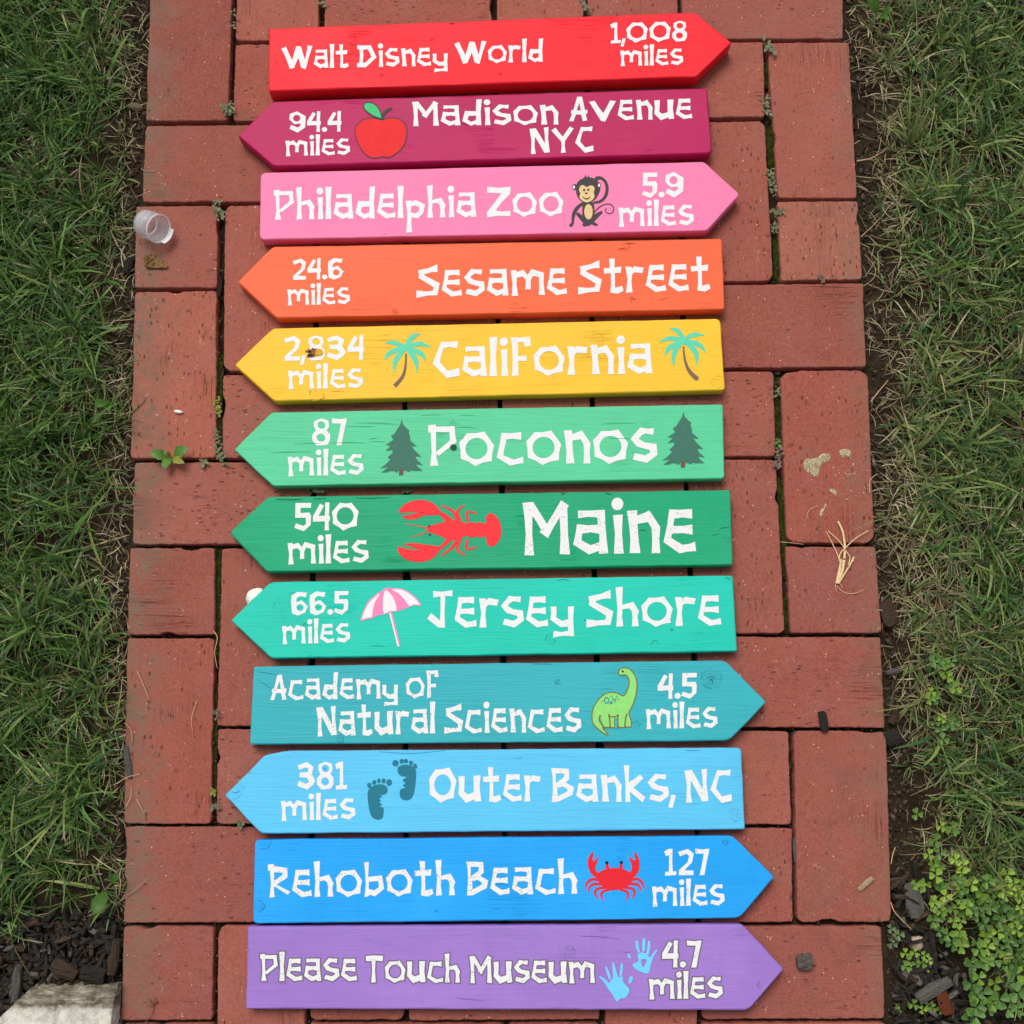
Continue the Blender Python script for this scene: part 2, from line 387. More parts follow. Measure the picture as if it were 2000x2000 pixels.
g('W',520,168,[[(192,367),(228,352),(250,405),(276,455),(292,400),(308,350),(345,355),(360,405),(376,455),(388,400),(397,347),(435,352),(408,430),(382,525),(346,515),(325,437),(300,490),(292,515),(258,522),(228,440)]])
g('D',508,168,[[(762,340),(800,345),(862,343),(882,385),(906,435),(825,510),(760,507),(762,480),(778,470),(782,420),(779,375),(763,370)]],[[(806,376),(841,372),(868,430),(821,475),(803,473),(808,420)]])
g('y',401,253,[[(607,262),(652,262),(649,335),(690,360),(736,347),(733,262),(777,260),(771,350),(777,465),(700,460),(625,473),(632,428),(690,436),(735,427),(733,398),(683,403),(607,352),(612,300)]])
g('J',450,280,[[(1570,172),(1640,178),(1725,167),(1725,213),(1668,210),(1662,330),(1665,450),(1612,447),(1523,380),(1555,338),(1624,395),(1630,330),(1630,212),(1573,222)]])
g('A',361,185,[[(272,177),(306,177),(327,278),(345,277),(342,307),(332,310),(343,357),(312,362),(300,312),(262,310),(245,362),(215,359),(235,305),(227,301),(230,278),(245,276)]],[[(268,280),(298,280),(287,222)]])
g('N',546,198,[[(518,352),(567,348),(603,405),(642,470),(640,400),(632,347),(670,343),(666,430),(680,537),(637,540),(600,475),(562,412),(558,480),(568,545),(530,546),(534,440)]])
g('u',284,186,[[(1450,140),(1490,138),(1486,227),(1508,242),(1546,230),(1543,137),(1588,135),(1582,200),(1592,280),(1553,283),(1549,270),(1497,290),(1450,240),(1454,190)]])
g('v',294,186,[[(955,150),(995,143),(1025,195),(1057,237),(1082,190),(1105,143),(1147,148),(1105,225),(1070,302),(1040,295)]])
g('Y',535,198,[[(687,360),(720,338),(750,378),(779,410),(806,372),(835,335),(865,352),(797,443),(793,480),(802,533),(763,535),(770,480),(765,447)]])
g('C',521,196,[[(905,330),(950,334),(995,328),(990,367),(950,360),(917,365),(905,405),(897,440),(937,488),(1000,474),(1003,515),(935,527),(858,447),(885,380)]])
g('Z',438,225,[[(1782,210),(1870,219),(1965,212),(1962,265),(1900,325),(1848,390),(1900,398),(1963,393),(1963,434),(1870,430),(1785,441),(1779,405),(1840,330),(1893,262),(1840,257),(1785,256)]])
g('f',448,255,[[(332,177),(400,181),(465,175),(475,242),(432,246),(424,213),(385,212),(383,312),(443,307),(443,346),(384,343),(388,445),(343,450),(347,340),(344,250)]])
g('B',488,245,[[(1633,237),(1700,240),(1765,243),(1769,320),(1742,345),(1805,380),(1793,435),(1683,488),(1637,489),(1646,400),(1644,300)]],[[(1668,277),(1731,279),(1729,306),(1667,350)],[(1690,385),(1720,372),(1757,398),(1750,412),(1681,446),(1679,370)]])
g('k',409,228,[[(1030,158),(1068,158),(1064,275),(1105,250),(1143,222),(1168,246),(1098,312),(1182,378),(1160,412),(1072,338),(1076,408),(1042,411),(1042,280)]])
g('R',502,245,[[(163,258),(212,255),(213,270),(318,287),(318,357),(232,408),(340,462),(320,484),(215,420),(210,440),(217,500),(177,504),(188,400),(181,305),(165,303)]],[[(212,315),(281,321),(279,336),(214,380)]])
g('b',494,245,[[(878,243),(917,240),(910,350),(1020,340),(1037,440),(965,495),(925,483),(907,495),(882,498),(892,400),(886,300)]],[[(916,386),(990,381),(996,425),(960,450),(915,440)]])
g('T',476,195,[[(908,285),(965,280),(1047,283),(1043,322),(986,318),(982,390),(988,475),(950,478),(959,400),(955,320),(910,324)]])
g('1',313,181,[[(1115,150),(1145,133),(1173,132),(1172,220),(1175,288),(1203,286),(1200,313),(1120,316),(1122,290),(1148,288),(1150,175),(1126,182)]])
g('2',312,180,[[(1208,153),(1277,133),(1318,165),(1306,225),(1252,279),(1317,281),(1315,312),(1213,313),(1213,278),(1275,222),(1285,182),(1268,166),(1220,184)]])
g('3',357,189,[[(787,190),(855,168),(905,203),(892,253),(917,298),(900,326),(857,359),(780,331),(795,298),(850,318),(872,300),(850,276),(800,273),(800,240),(860,238),(866,216),(846,205),(795,223)]])
g('4',340,192,[[(652,155),(678,170),(642,240),(685,238),(688,148),(717,148),(713,240),(721,243),(719,275),(711,280),(713,340),(683,340),(685,277),(603,279),(603,240)]])
g('5',340,195,[[(482,145),(593,146),(590,180),(518,180),(516,215),(580,213),(592,238),(588,300),(540,343),(473,318),(485,287),(540,306),(556,290),(554,250),(480,248)]])
g('6',354,177,[[(545,178),(615,186),(605,221),(562,211),(538,226),(535,255),(576,243),(621,290),(600,336),(545,358),(503,340),(497,260),(500,206)]],[circ(563,298,27,26,9,0.3)])
g('7',313,180,[[(1325,133),(1375,138),(1425,133),(1418,170),(1402,240),(1390,313),(1355,314),(1372,240),(1385,168),(1327,166)]])
g('8',349,205,[[(725,143),(778,160),(784,205),(766,237),(792,265),(791,312),(770,345),(725,350),(690,350),(658,312),(655,270),(685,234),(668,205),(670,165)]],[circ(726,194,32,29,8,0.4),circ(723,291,34,31,8,0.4)])
g('9',380,157,[[(490,240),(540,222),(600,260),(596,345),(543,384),(487,354),(498,324),(545,346),(564,330),(564,314),(520,319),(485,282)]],[circ(537,274,26,26,9,0.2)])
g('0',335,186,[[(787,152),(828,158),(865,153),(913,213),(903,260),(900,308),(855,317),(810,338),(778,312),(740,290),(741,250),(733,213)]],[circ(823,240,57,58,18)])
g('.',372,180,[circ(0,352,22,21,12)])
g(',',356,190,[[(600,315),(627,318),(607,393),(583,387)]])

def word(crop, text, xl, xr, yl, yr, cap, gap=6.0, grow=0.0):
    """outlines of a word, fitted between xl..xr on a baseline yl -> yr, in photo pixels"""
    pos, x = [], 0.0
    for i, ch in enumerate(text):
        if ch == '.' : x += -2
        if ch == ',' : x += -8
        pos.append(x); x += G[ch][2] + (gap if ch not in '.,' else 2)
    tot = x - gap
    out = []
    for ch, x0 in zip(text, pos):
        def T(p):
            f = (x0 + p[0]) / tot
            return px(crop, xl + f * (xr - xl), yl + f * (yr - yl) - p[1] / 100 * cap)
        sol = [[T(p) for p in s] for s in G[ch][0]]; hol = [[T(p) for p in h] for h in G[ch][1]]
        if grow:
            sol = [offset(s, grow) for s in sol]; hol = [h2 for h2 in (offset(h, -grow) for h in hol)]
        out.append((sol, hol))
    return out
def T(crop, polys): return [[px(crop, x, y) for x, y in p] for p in polys]

# ------------------------------------------------------------------ ground, brick path
rng = np.random.default_rng(7); random.seed(7)
def lerp_tab(tab, y):
    if y <= tab[0][0]: (y0, x0), (y1, x1) = tab[0], tab[1]
    elif y >= tab[-1][0]: (y0, x0), (y1, x1) = tab[-2], tab[-1]
    else:
        for i in range(len(tab) - 1):
            if tab[i][0] <= y <= tab[i + 1][0]: (y0, x0), (y1, x1) = tab[i], tab[i + 1]; break
    return x0 + (x1 - x0) * (y - y0) / (y1 - y0)
# joints between the eight columns of pavers, read off the photograph as (y, x)
JX = {1: [(0,456),(230,450),(400,433),(570,430),(740,428),(880,427),(1100,426),(1240,424),(1400,419),(1550,415),(1810,421),(1990,419)],
      2: [(10,629),(640,615),(955,611),(1290,610),(1635,608),(1990,600)], 3: [(10,800),(795,789),(955,795),(1465,792),(1990,795)],
      4: [(10,966),(640,973),(955,981),(1465,984),(1990,988)], 5: [(10,1144),(640,1157),(1115,1159),(1465,1172),(1990,1177)],
      6: [(10,1328),(955,1339),(1290,1360),(1990,1367)],
      7: [(0,1488),(85,1496),(225,1500),(380,1513),(545,1519),(730,1518),(1000,1526),(1230,1539),(1440,1547),(1600,1551),(1800,1554),(1990,1556)]}
ROWY = {-4:(-480,-484), -3:(-285,-290), -2:(-98,-104), -1:(82,78), 0:(240,230), 1:(398,388), 2:(566,549), 3:(729,719), 4:(899,892), 5:(1067,1063), 6:(1243,1240),
        7:(1421,1424), 8:(1612,1615), 9:(1806,1805), 10:(1997,1995), 11:(2195,2193), 12:(2400,2398), 13:(2610,2608)}
LEFT = {-2:(296,294), -1:(295,284), 0:(284,277), 1:(265,262), 2:(263,258), 3:(258,254), 4:(262,258), 5:(254,248), 6:(248,244), 7:(244,241), 8:(244,241), 9:(240,236), 10:(236,232)}
RIGHT = {-2:(1645,1648), -1:(1658,1668), 0:(1668,1675), 1:(1676,1685), 2:(1686,1692), 3:(1695,1703), 4:(1703,1709), 5:(1711,1722), 6:(1720,1729), 7:(1732,1738), 8:(1738,1742), 9:(1722,1730), 10:(1730,1738)}
def rowy(r, x):
    a, b = ROWY[r]; return a + (b - a) * (x - 250) / 1470.0
def colx(c, y): return lerp_tab(JX[c], y)
def edge_x(tab, r, f, default):
    if r in tab: a, b = tab[r]; return a + (b - a) * f
    return default
MB = brick_material()

soil_t = NT('damp_soil'); sv = soil_t.coords('Object')
s1 = soil_t.noise(sv, 34, 6, 0.7); s2 = soil_t.noise(sv, 260, 4, 0.7)
sc_ = soil_t.ramp(s1, [(0.3, srgb(40, 31, 22)), (0.55, srgb(62, 50, 36)), (0.75, srgb(82, 68, 50))])
sc_ = soil_t.mix(soil_t.math('MULTIPLY', soil_t.step(soil_t.noise(sv, 16, 3), 0.56, 0.7), 0.5), sc_, srgb(52, 56, 26))
sc_ = soil_t.mix(soil_t.math('MULTIPLY', s2, 0.35), sc_, srgb(28, 21, 15))
M_SOIL = soil_t.done(sc_, 0.95, soil_t.bump(soil_t.math('ADD', s1, s2), 0.9, 0.004), 0.15)

def axis(fine0, fine1, step, far):
    a = list(np.arange(fine0, fine1 + 1e-6, step))
    return [-far, -far * .35, fine0 - 1.0, fine0 - 0.2] + a + [fine1 + 0.2, fine1 + 1.0, far * .35, far]
gx = axis(-0.85, 0.85, 0.008, 30); gy = axis(-0.95, 0.95, 0.008, 30)
gv, gf = [], []
for j, y in enumerate(gy):
    for i, x in enumerate(gx):
        z = -0.017
        if abs(x) < 1.2 and abs(y) < 1.3:
            z += 0.004 * noise.noise((x * 24, y * 24, 0)) + 0.0025 * noise.noise((x * 90, y * 90, 3))
            if abs(x) < 0.47: z -= 0.001
        gv.append((x, y, z))
nx = len(gx)
gf = [(j * nx + i, j * nx + i + 1, (j + 1) * nx + i + 1, (j + 1) * nx + i) for j in range(len(gy) - 1) for i in range(nx - 1)]
tag(meshobj('ground', gv, gf, M_SOIL, smooth=True), kind='structure')

path = tag(bpy.data.objects.new('brick_path', None), kind='structure'); path.empty_display_size = 0.05
link(path)

def brick(quad, horizontal, seed, soft=0.0011):
    """one clay paver: rough outline, small chips, worn arris; quad in world xy TL,TR,BR,BL"""
    rs = random.Random(seed)
    top = -rs.uniform(0.0002, 0.0016)
    c = sum((Vector((q[0], q[1], 0)) for q in quad), Vector()) / 4
    out = []
    rr = rs.uniform(0.0006, 0.0016) if rs.random() < 0.85 else rs.uniform(0.002, 0.0045)
    chips = [(rs.randrange(4), rs.uniform(0.12, 0.88), rs.uniform(0.006, 0.016), rs.uniform(0.0015, 0.0042)) for _ in range(rs.choice((0, 1, 1, 2)))]
    for k in range(4):
        a = Vector(quad[k][:2]); b = Vector(quad[(k + 1) % 4][:2]); d = b - a; L = d.length; d /= L
        nin = Vector((d.y, -d.x))              # inward for the clockwise order TL,TR,BR,BL
        n = max(6, int(L / 0.0034))
        s0 = rr * rs.uniform(0.8, 1.5)
        for i in range(n):
            t = i / n * (L - 2 * s0) + s0
            p = a + d * t
            w = 0.0007 * noise.noise((p.x * 70, p.y * 70, seed * 1.3)) + 0.0008 * noise.noise((p.x * 210, p.y * 210, seed))
            if t < 2.2 * s0: w += (2.2 * s0 - t) ** 2 / (3.2 * s0)
            if L - t < 2.2 * s0: w += (2.2 * s0 - L + t) ** 2 / (3.2 * s0)
            for (ck, cp, cw, cd) in chips:
                if ck == k:
                    q = abs(t - cp * L) / cw
                    if q < 1: w += cd * (1 - q * q) * (0.75 + 0.5 * abs(noise.noise((p.x * 300, p.y * 300, 9))))
            out.append((p + nin * w, nin))
    n = len(out); V = []
    # tilt of the top face
    tx, ty = rs.uniform(-.006, .006), rs.uniform(-.006, .006)
    zt = lambda p: top + min(0, (p.x - c.x) * tx + (p.y - c.y) * ty - 0.0004)
    cc = Vector((c.x, c.y))
    rings = [(soft * 1.5, 0.0), (soft * 0.6, -soft * 0.3), (0.0, -soft * 1.3), (-0.0002, -0.045)]
    for ins, dz in rings:
        for i, (p, ni) in enumerate(out):
            k2 = 1 + 0.9 * noise.noise((p.x * 120, p.y * 120, seed * .7 + 5))
            dirc = (cc - p); dirc = (ni * 0.75 + dirc.normalized() * 0.25)
            q = p + dirc * ins * k2
            V.append((q.x, q.y, (zt(q) + dz) if dz > -0.04 else dz))
    Fc = [tuple(reversed(range(n)))]
    for r in range(len(rings) - 1):
        for i in range(n):
            j = (i + 1) % n
            Fc.append((r * n + i, r * n + j, (r + 1) * n + j, (r + 1) * n + i))
    # put the mesh in its own frame: local x along the brick so the drag lines follow it
    ang = math.atan2(quad[1][1] - quad[0][1], quad[1][0] - quad[0][0]) if horizontal else math.atan2(quad[0][1] - quad[3][1], quad[0][0] - quad[3][0])
    R = Matrix.Rotation(-ang, 4, 'Z')
    me = bpy.data.meshes.new('brick')
    me.from_pydata([tuple(R @ (Vector(v) - Vector((c.x, c.y, 0)))) for v in V], [], Fc)
    me.materials.append(MB)
    me.polygons.foreach_set('use_smooth', [False] + [True] * (len(Fc) - 1)); me.update()
    o = bpy.data.objects.new('brick', me); o.location = (c.x, c.y, 0); o.rotation_euler = (0, 0, ang)
    link(o, path); return o

def cell_quad(c0, c1, r0, r1, gapx=4.9, gapy=3.3, seed=0):
    """corners in photo pixels of the block of cells c0..c1-1, r0..r1-1"""
    rs = random.Random(seed * 31 + 5)
    def corner(c, r, sx, sy, rin, f):
        if c == 0: x = edge_x(LEFT, rin, f, 240 + (1995 - ROWY[r][0]) * 0.03) ; y = rowy(r, x)
        elif c == 8: x = edge_x(RIGHT, rin, f, 1690 + (ROWY[r][1] - 1000) * 0.047); y = rowy(r, x)
        else:
            y = rowy(r, 1000); x = colx(c, y); y = rowy(r, x); x = colx(c, y) + sx * (gapx + rs.uniform(-1.4, 1.6))
            if r in (1, 2, 3, 4, 5, 6, 7) and c in (1, 7): x += sx * 1.6
        return (x, y + sy * (gapy + rs.uniform(-0.7, 1.3)))
    q = [corner(c0, r0, 1, 1, r0, 0.0), corner(c1, r0, -1, 1, r0, 0.0), corner(c1, r1, -1, -1, r1 - 1, 1.0), corner(c0, r1, 1, -1, r1 - 1, 1.0)]
    return [P(x, y, 0) for x, y in q]
nb = 0; done = set()
for r in range(-4, 13):
    for c in range(8):
        if (c, r) in done: continue
        k = (c + r) % 4
        if r == 9 and c in (6, 7):
            c0, c1, r0, r1 = 6, 8, 9, 10
        elif k == 0: c0, c1, r0, r1 = c, min(c + 2, 8), r, r + 1
        elif k == 1: c0, c1, r0, r1 = c, c + 1, r, r + 1
        elif k == 2: c0, c1, r0, r1 = c, c + 1, r, min(r + 2, 13)
        else: c0, c1, r0, r1 = c, c + 1, r, r + 1
        if r == 8 and c == 6 and k == 2: r1 = 9
        cells = {(a, b) for a in range(c0, c1) for b in range(r0, r1)}
        if cells & done: continue
        done |= cells; nb += 1
        brick(cell_quad(c0, c1, r0, r1, seed=nb), horizontal=(c1 - c0) >= (r1 - r0) and (c1 - c0) > 1 or (k == 1), seed=nb)

# ------------------------------------------------------------------ the twelve painted boards
def round_corners(pts, radii, n=5):
    out = []; N = len(pts)
    for i in range(N):
        a, b, c = Vector(pts[i - 1]), Vector(pts[i]), Vector(pts[(i + 1) % N]); r = radii[i]
        if r <= 0: out.append(tuple(b)); continue
        u, w = (a - b).normalized(), (c - b).normalized()
        p0, p1 = b + u * r, b + w * r
        for k in range(n + 1):
            t = k / n; out.append(tuple(p0 * (1 - t) ** 2 + b * 2 * t * (1 - t) + p1 * t * t))
    return out
def board(root, corners, radii, th, mat, seed, arris=0.0022, low_arris=0.0022):
    o = round_corners(corners, [max(5.0, q * 1.25) for q in radii])
    # resample long edges so the saw-cut outline can wander a little
    q = []
    for i in range(len(o)):
        a, b = Vector(o[i]), Vector(o[(i + 1) % len(o)]); L = (b - a).length; n = max(1, int(L / 12))
        for k in range(n): q.append(a + (b - a) * k / n)
    # photo outline = silhouette of the upper arris
    Wp = [P(p.x, p.y, th) for p in q]
    n = len(Wp); V = []
    c = sum(Wp, Vector()) / n
    nin = []
    for i in range(n):
        d = (Wp[(i + 1) % n] - Wp[i - 1]); d.z = 0; d.normalize()
        m = Vector((d.y, -d.x, 0));  m = m if m.dot(c - Wp[i]) > 0 else -m
        nin.append(m)
    def rg(ins, z, jit):
        for i, p in enumerate(Wp):
            ww = jit * (noise.noise((p.x * 18, p.y * 60, seed)) + 0.6 * noise.noise((p.x * 75, p.y * 75, seed + 3)))
            lo = -nin[i].y                       # >0 on the far edge, <0 on the near edge
            a = ins * (1.0 if ins < 0.0002 else (0.8 + 0.5 * noise.noise((p.x * 26, p.y * 26, seed + 8))))
            v = p + nin[i] * (a + ww); V.append((v.x, v.y, z))
    A = arris
    rg(A * 0.95, th, 0.0004); rg(A * 0.5, th - A * 0.16, 0.0003); rg(A * 0.22, th - A * 0.5, 0.0004); rg(0.0, th - A * 1.15, 0.0006)
    rg(0.0, 0.0022, 0.0003); rg(0.0016, 0.0004, 0.0003)
    tv, tf = fill([[(v[0], v[1]) for v in V[:n]]])
    b0 = len(V); V += [(x, y, th) for x, y in tv]
    ccw = area2([(v.x, v.y) for v in Wp]) > 0
    Fc = []
    for f in tf:
        a_, b_, c_ = (Vector(tv[i]) for i in f)
        f = f if ((b_ - a_).cross(c_ - a_) > 0) == ccw else tuple(reversed(f))
        Fc.append(tuple(b0 + i for i in f))
    ntop = len(Fc)
    for r in range(5):
        for i in range(n):
            j = (i + 1) % n; Fc.append((r * n + i, (r + 1) * n + i, (r + 1) * n + j, r * n + j))
    Fc.append(tuple(5 * n + i for i in reversed(range(n))))
    if area2([(v.x, v.y) for v in Wp]) < 0: Fc = [tuple(reversed(f)) for f in Fc]
    ob = part('board', V, Fc, mat, root)
    ob.data.polygons.foreach_set('use_smooth', [False] * ntop + [True] * (len(Fc) - 1 - ntop) + [False])
    return ob

M_WHITE = sign_white('white_lettering_paint', 0.5)
M_WHITE2 = sign_white('worn_white_lettering_paint', 1.0)
M_CHAR = flat_paint('charcoal_paint', (66, 62, 64)); M_REDP = flat_paint('red_picture_paint', (226, 38, 40))
M_LEAF = flat_paint('leaf_green_paint', (70, 190, 120)); M_TAN = flat_paint('tan_paint', (222, 192, 134))
M_PALM = flat_paint('sea_green_paint', (92, 205, 168)); M_TRUNK = flat_paint('trunk_brown_paint', (118, 98, 86))
M_PINE = flat_paint('pine_green_paint', (62, 112, 96)); M_BARK = flat_paint('bark_paint', (112, 78, 66))
M_LOB = flat_paint('lobster_red_paint', (236, 52, 58)); M_UMB = flat_paint('umbrella_pink_paint', (250, 134, 180)); M_PALE = flat_paint('pale_pink_paint', (250, 228, 232))
M_DINO = flat_paint('dinosaur_green_paint', (140, 214, 116)); M_OLIVE = flat_paint('olive_outline_paint', (122, 108, 54)); M_SPOT = flat_paint('teal_spot_paint', (44, 140, 140))
M_FOOT = flat_paint('deep_teal_paint', (36, 116, 138)); M_CRAB = flat_paint('crab_red_paint', (222, 36, 48)); M_HAND = flat_paint('pale_blue_paint', (112, 202, 250))
M_HALO = flat_paint('grey_bleed_paint', (112, 98, 118)); M_DARK = flat_paint('black_paint', (34, 32, 34))

GROUP = 'painted arrow signs laid across the brick path'
signs = {}
def sign(key, label, corners, tip_right, th, rgb, knots=(), grain=1.0, vary=0.08, rad_=6, square_rad=None, streaks=0.0, arris=0.0022):
    """corners in photo px, in order along the outline starting top-left, clockwise; the tip is included"""
    cx = sum(p[0] for p in corners) / len(corners); cy = sum(p[1] for p in corners) / len(corners)
    base = P(cx, cy, 0)
    r = thing('arrow_sign', label, 'sign', base, GROUP)
    kn = []
    for (crop, x, y, kr, kd) in knots:
        p = P(*px(crop, x, y), th) - base; kn.append((p.x, p.y, kr, kd))
    m = wood_paint(key + '_board_paint', tuple(rgb) + (1,), kn, grain, vary, seed=len(signs) + 1, streaks=streaks)
    board(r, corners, rad_ if isinstance(rad_, (list, tuple)) else [rad_] * len(corners), th, m, len(signs) * 7 + 2, arris=arris)
    signs[key] = (r, th, m)
    return r, th
def letters(key, name, words, mat=None, dz=0.0004):
    r, th, _ = signs[key]
    pcs = []
    for w in words: pcs += word(*w)
    return paint(name, mat or M_WHITE, r, th + dz, pcs)

# 1 red ----------------------------------------------------------------------------------------
r, th = sign('red', 'bright red arrow sign pointing right, topmost of the row of boards',
    [(524.6,54.9),(1357.8,23.3),(1430,83.3),(1360,150.6),(523.8,178.6)], True, 0.026, (0.84,0.012,0.026), [('c1',715,300,0.006,0.4),('c1',950,570,0.002,0.8),('c1',1325,305,0.0012,0.9)], 0.6, 0.05, [3,5,4,5,4], arris=0.0026)
letters('red', 'place_lettering', [('c1','Walt',192,700,520,510,168),('c1','Disney',762,1447,508,496,168),('c1','World',1497,2167,482,466,165)])
letters('red', 'distance_lettering', [('c2','1,008',818,1398,326,310,155),('c2','miles',893,1370,498,490,148)])
# 2 magenta ------------------------------------------------------------------------------------
r, th = sign('magenta', 'deep magenta arrow sign with a painted red apple, pointing left',
    [(532.6,197),(1381.9,170.9),(1391,300),(535.2,325.6),(464,264.8)], False, 0.021, (0.45,0.008,0.095), [], 0.5, 0.10, [6,5,8,5,4], arris=0.003)
letters('magenta', 'distance_lettering', [('c3','94.4',483,877,380,375,156),('c3','miles',453,942,560,550,148)])
letters('magenta', 'place_lettering', [('c3','Madison',1410,2515,332,322,184),('c4','Avenue',818,1747,298,278,186),('c4','NYC',518,1002,546,526,195)])
ap = smooth_loop([(975,380),(985,330),(1030,285),(1090,268),(1150,275),(1185,282),(1225,270),(1290,268),(1345,300),(1375,355),(1370,430),(1340,500),(1285,550),(1235,575),(1185,570),(1140,580),(1095,575),(1045,540),(1000,470)])
a = paint('painted_apple', M_CHAR, r, th + .0004, [(T('c3', [ap]), [])])
paint('apple_skin', M_REDP, a, th + .0007, [(T('c3', [offset(ap, -9)]), [])])
lf = smooth_loop([(1045,165),(1070,150),(1120,158),(1160,195),(1180,240),(1185,280),(1130,268),(1075,235),(1042,200)])
paint('apple_stem', M_CHAR, a, th + .0006, [(T('c3', ribbon([(1180,280,20),(1198,240,24),(1225,214,24),(1258,198,16)])), [])])
b = paint('apple_leaf', M_CHAR, a, th + .0008, [(T('c3', [lf]), [])])
paint('leaf_fill', M_LEAF, b.parent, th + .0011, [(T('c3', [offset(lf, -9)]), [])])
# 3 pink ---------------------------------------------------------------------------------------
r, th = sign('pink', 'light pink arrow sign with a painted monkey, pointing right',
    [(508.6,336.7),(1375.4,315.2),(1445.8,379.4),(1381.3,451),(506.8,468.4)], True, 0.021, (0.86,0.205,0.40), [('c5',1000,585,0.004,0.4),('c5',1637,360,0.001,0.9)], 0.7, 0.05, [9,6,7,6,9])
letters('pink', 'place_lettering', [('c5','Philadelphia',172,1702,462,441,227),('c5','Zoo',1780,2359,440,431,225)])
letters('pink', 'distance_lettering', [('c6','5.9',1135,1450,294,288,188),('c6','miles',957,1528,515,502,186)])
MK = 'c6'
head = smooth_loop([(640,200),(660,165),(705,143),(745,141),(785,155),(815,190),(820,235),(800,282),(775,312),(735,330),(690,327),(660,302),(640,260)])
dark = [head, circ(627,213,19,24), circ(808,200,18,22), smooth_loop([(690,328),(765,328),(776,380),(778,430),(762,470),(735,492),(702,482),(686,440),(686,380)])]
for s in ([(770,330,16),(820,322,20),(860,282,24),(872,225,24),(860,175,22),(825,145,22),(790,150,34)], [(692,335,18),(655,362,26),(625,405,28),(615,450,22),(612,485,18),(598,503,30)],
          [(712,475,44),(680,445,34),(645,412,22)], [(645,412,20),(690,455,30),(735,485,36),(690,500,20)], [(690,500,18),(715,490,22),(700,505,16)], [(765,455,40),(800,425,32),(832,402,20)], [(745,480,26),(775,490,22),(798,500,16)], [(755,470,26),(785,500,18)],
          [(775,405,9),(812,367,9),(860,343,8),(905,348,8),(923,382,8),(905,411,8),(873,410,7),(858,390,7),(868,374,7)], [(712,150,12),(708,120,5)], [(722,150,14),(735,126,5)], [(705,150,10),(700,132,4)]):
    dark += ribbon(s)
mk = paint('painted_monkey', M_CHAR, r, th + .0004, [(T(MK, dark), [])])
face = smooth_loop([(660,235),(672,205),(695,200),(718,214),(742,203),(765,205),(778,225),(772,255),(777,285),(757,315),(720,329),(685,316),(664,290),(670,260)])
paint('monkey_face', M_TAN, mk, th + .0007, [(T(MK, [face]), [])])
paint('monkey_belly', M_TAN, mk, th + .0007, [(T(MK, [circ(732,400,32,58)]), [])])
paint('monkey_ear', M_PALE, mk, th + .0007, [(T(MK, [circ(622,214,8,14)]), [])]); paint('monkey_ear', M_PALE, mk, th + .0007, [(T(MK, [circ(812,200,8,13)]), [])])
ft = [circ(699,235,8,10), circ(730,234,8,10), circ(715,260,11,6)] + ribbon([(688,284,4),(700,297,7),(718,303,9),(735,297,7),(745,283,4)])
paint('monkey_features', M_CHAR, mk, th + .001, [(T(MK, ft), [])])
# 4 orange -------------------------------------------------------------------------------------
r, th = sign('orange', 'orange arrow sign pointing left, between the pink and the yellow board',
    [(531.9,481.6),(1410.9,465.4),(1415.7,604.6),(540.4,621.6),(463.3,550.2)], False, 0.021, (0.86,0.132,0.046), [('c7',1285,607,0.003,0.9),('c8',1205,485,0.0035,0.9),('c8',1150,110,0.006,0.6),('c7',1000,615,0.004,0.4)], 0.8, 0.06, [6,5,2,5,5])
letters('orange', 'distance_lettering', [('c7','24.6',508,892,373,367,160),('c7','miles',467,942,565,556,152)])
letters('orange', 'place_lettering', [('c8','Sesame',-310,743,466,450,226),('c8','Street',820,1745,443,421,230)])
# 5 yellow -------------------------------------------------------------------------------------
r, th = sign('yellow', 'yellow arrow sign with two painted palm trees, pointing left',
    [(532.7,640.5),(1407.3,621.7),(1416.5,762.3),(535.8,783.9),(457.6,712.7)], False, 0.020, (0.87,0.515,0.028), [('d1',690,625,0.009,0.5),('d1',1465,130,0.004,0.7),('d2',955,195,0.008,0.45),('d2',625,465,0.006,0.4),('d2',1795,490,0.008,0.4)], 1.0, 0.05, [5,9,6,6,3])
letters('yellow', 'distance_lettering', [('d1','2,834',443,1048,366,358,188),('d1','miles',472,1040,580,572,178)])
letters('yellow', 'place_lettering', [('d2','California',-198,1340,454,428,255)])
def palm(crop, c, fronds, trunk, parent, z):
    polys = [circ(c[0], c[1] + 8, 22, 20)]
    for f in fronds:
        pts = [(c[0], c[1], 20)] + [(x, y, w) for x, y, w in f]
        polys += ribbon(pts, 6, jag=0.13)
    p = paint('painted_palm', M_PALM, parent, z, [(T(crop, polys), [])])
    paint('palm_trunk', M_TRUNK, p, z + .0003, [(T(crop, ribbon(trunk)), [])])
palm('d1', (1365,265), [[(1380,225,34),(1420,182,36),(1476,161,4)],[(1420,245,34),(1480,240,34),(1556,262,4)],[(1425,288,36),(1488,318,34),(1513,375,4)],[(1408,318,38),(1440,370,38),(1448,455,4)],
    [(1318,318,38),(1282,372,38),(1274,455,4)],[(1300,280,36),(1235,312,34),(1199,362,4)],[(1320,245,32),(1265,228,32),(1204,232,4)]], [(1364,312,12),(1360,400,16),(1340,480,22),(1278,556,30)], r, th + .0004)
palm('d2', (1558,200), [[(1540,160,30),(1510,125,32),(1458,111,4)],[(1525,190,30),(1460,182,32),(1383,207,4)],[(1510,220,34),(1455,250,34),(1423,306,4)],[(1510,250,34),(1488,300,34),(1488,382,4)],
    [(1610,240,36),(1645,290,36),(1650,372,4)],[(1615,210,34),(1670,228,32),(1716,284,4)],[(1590,172,28),(1640,155,30),(1704,160,4)]], [(1556,238,11),(1566,330,16),(1597,410,24),(1655,466,32)], r, th + .0004)
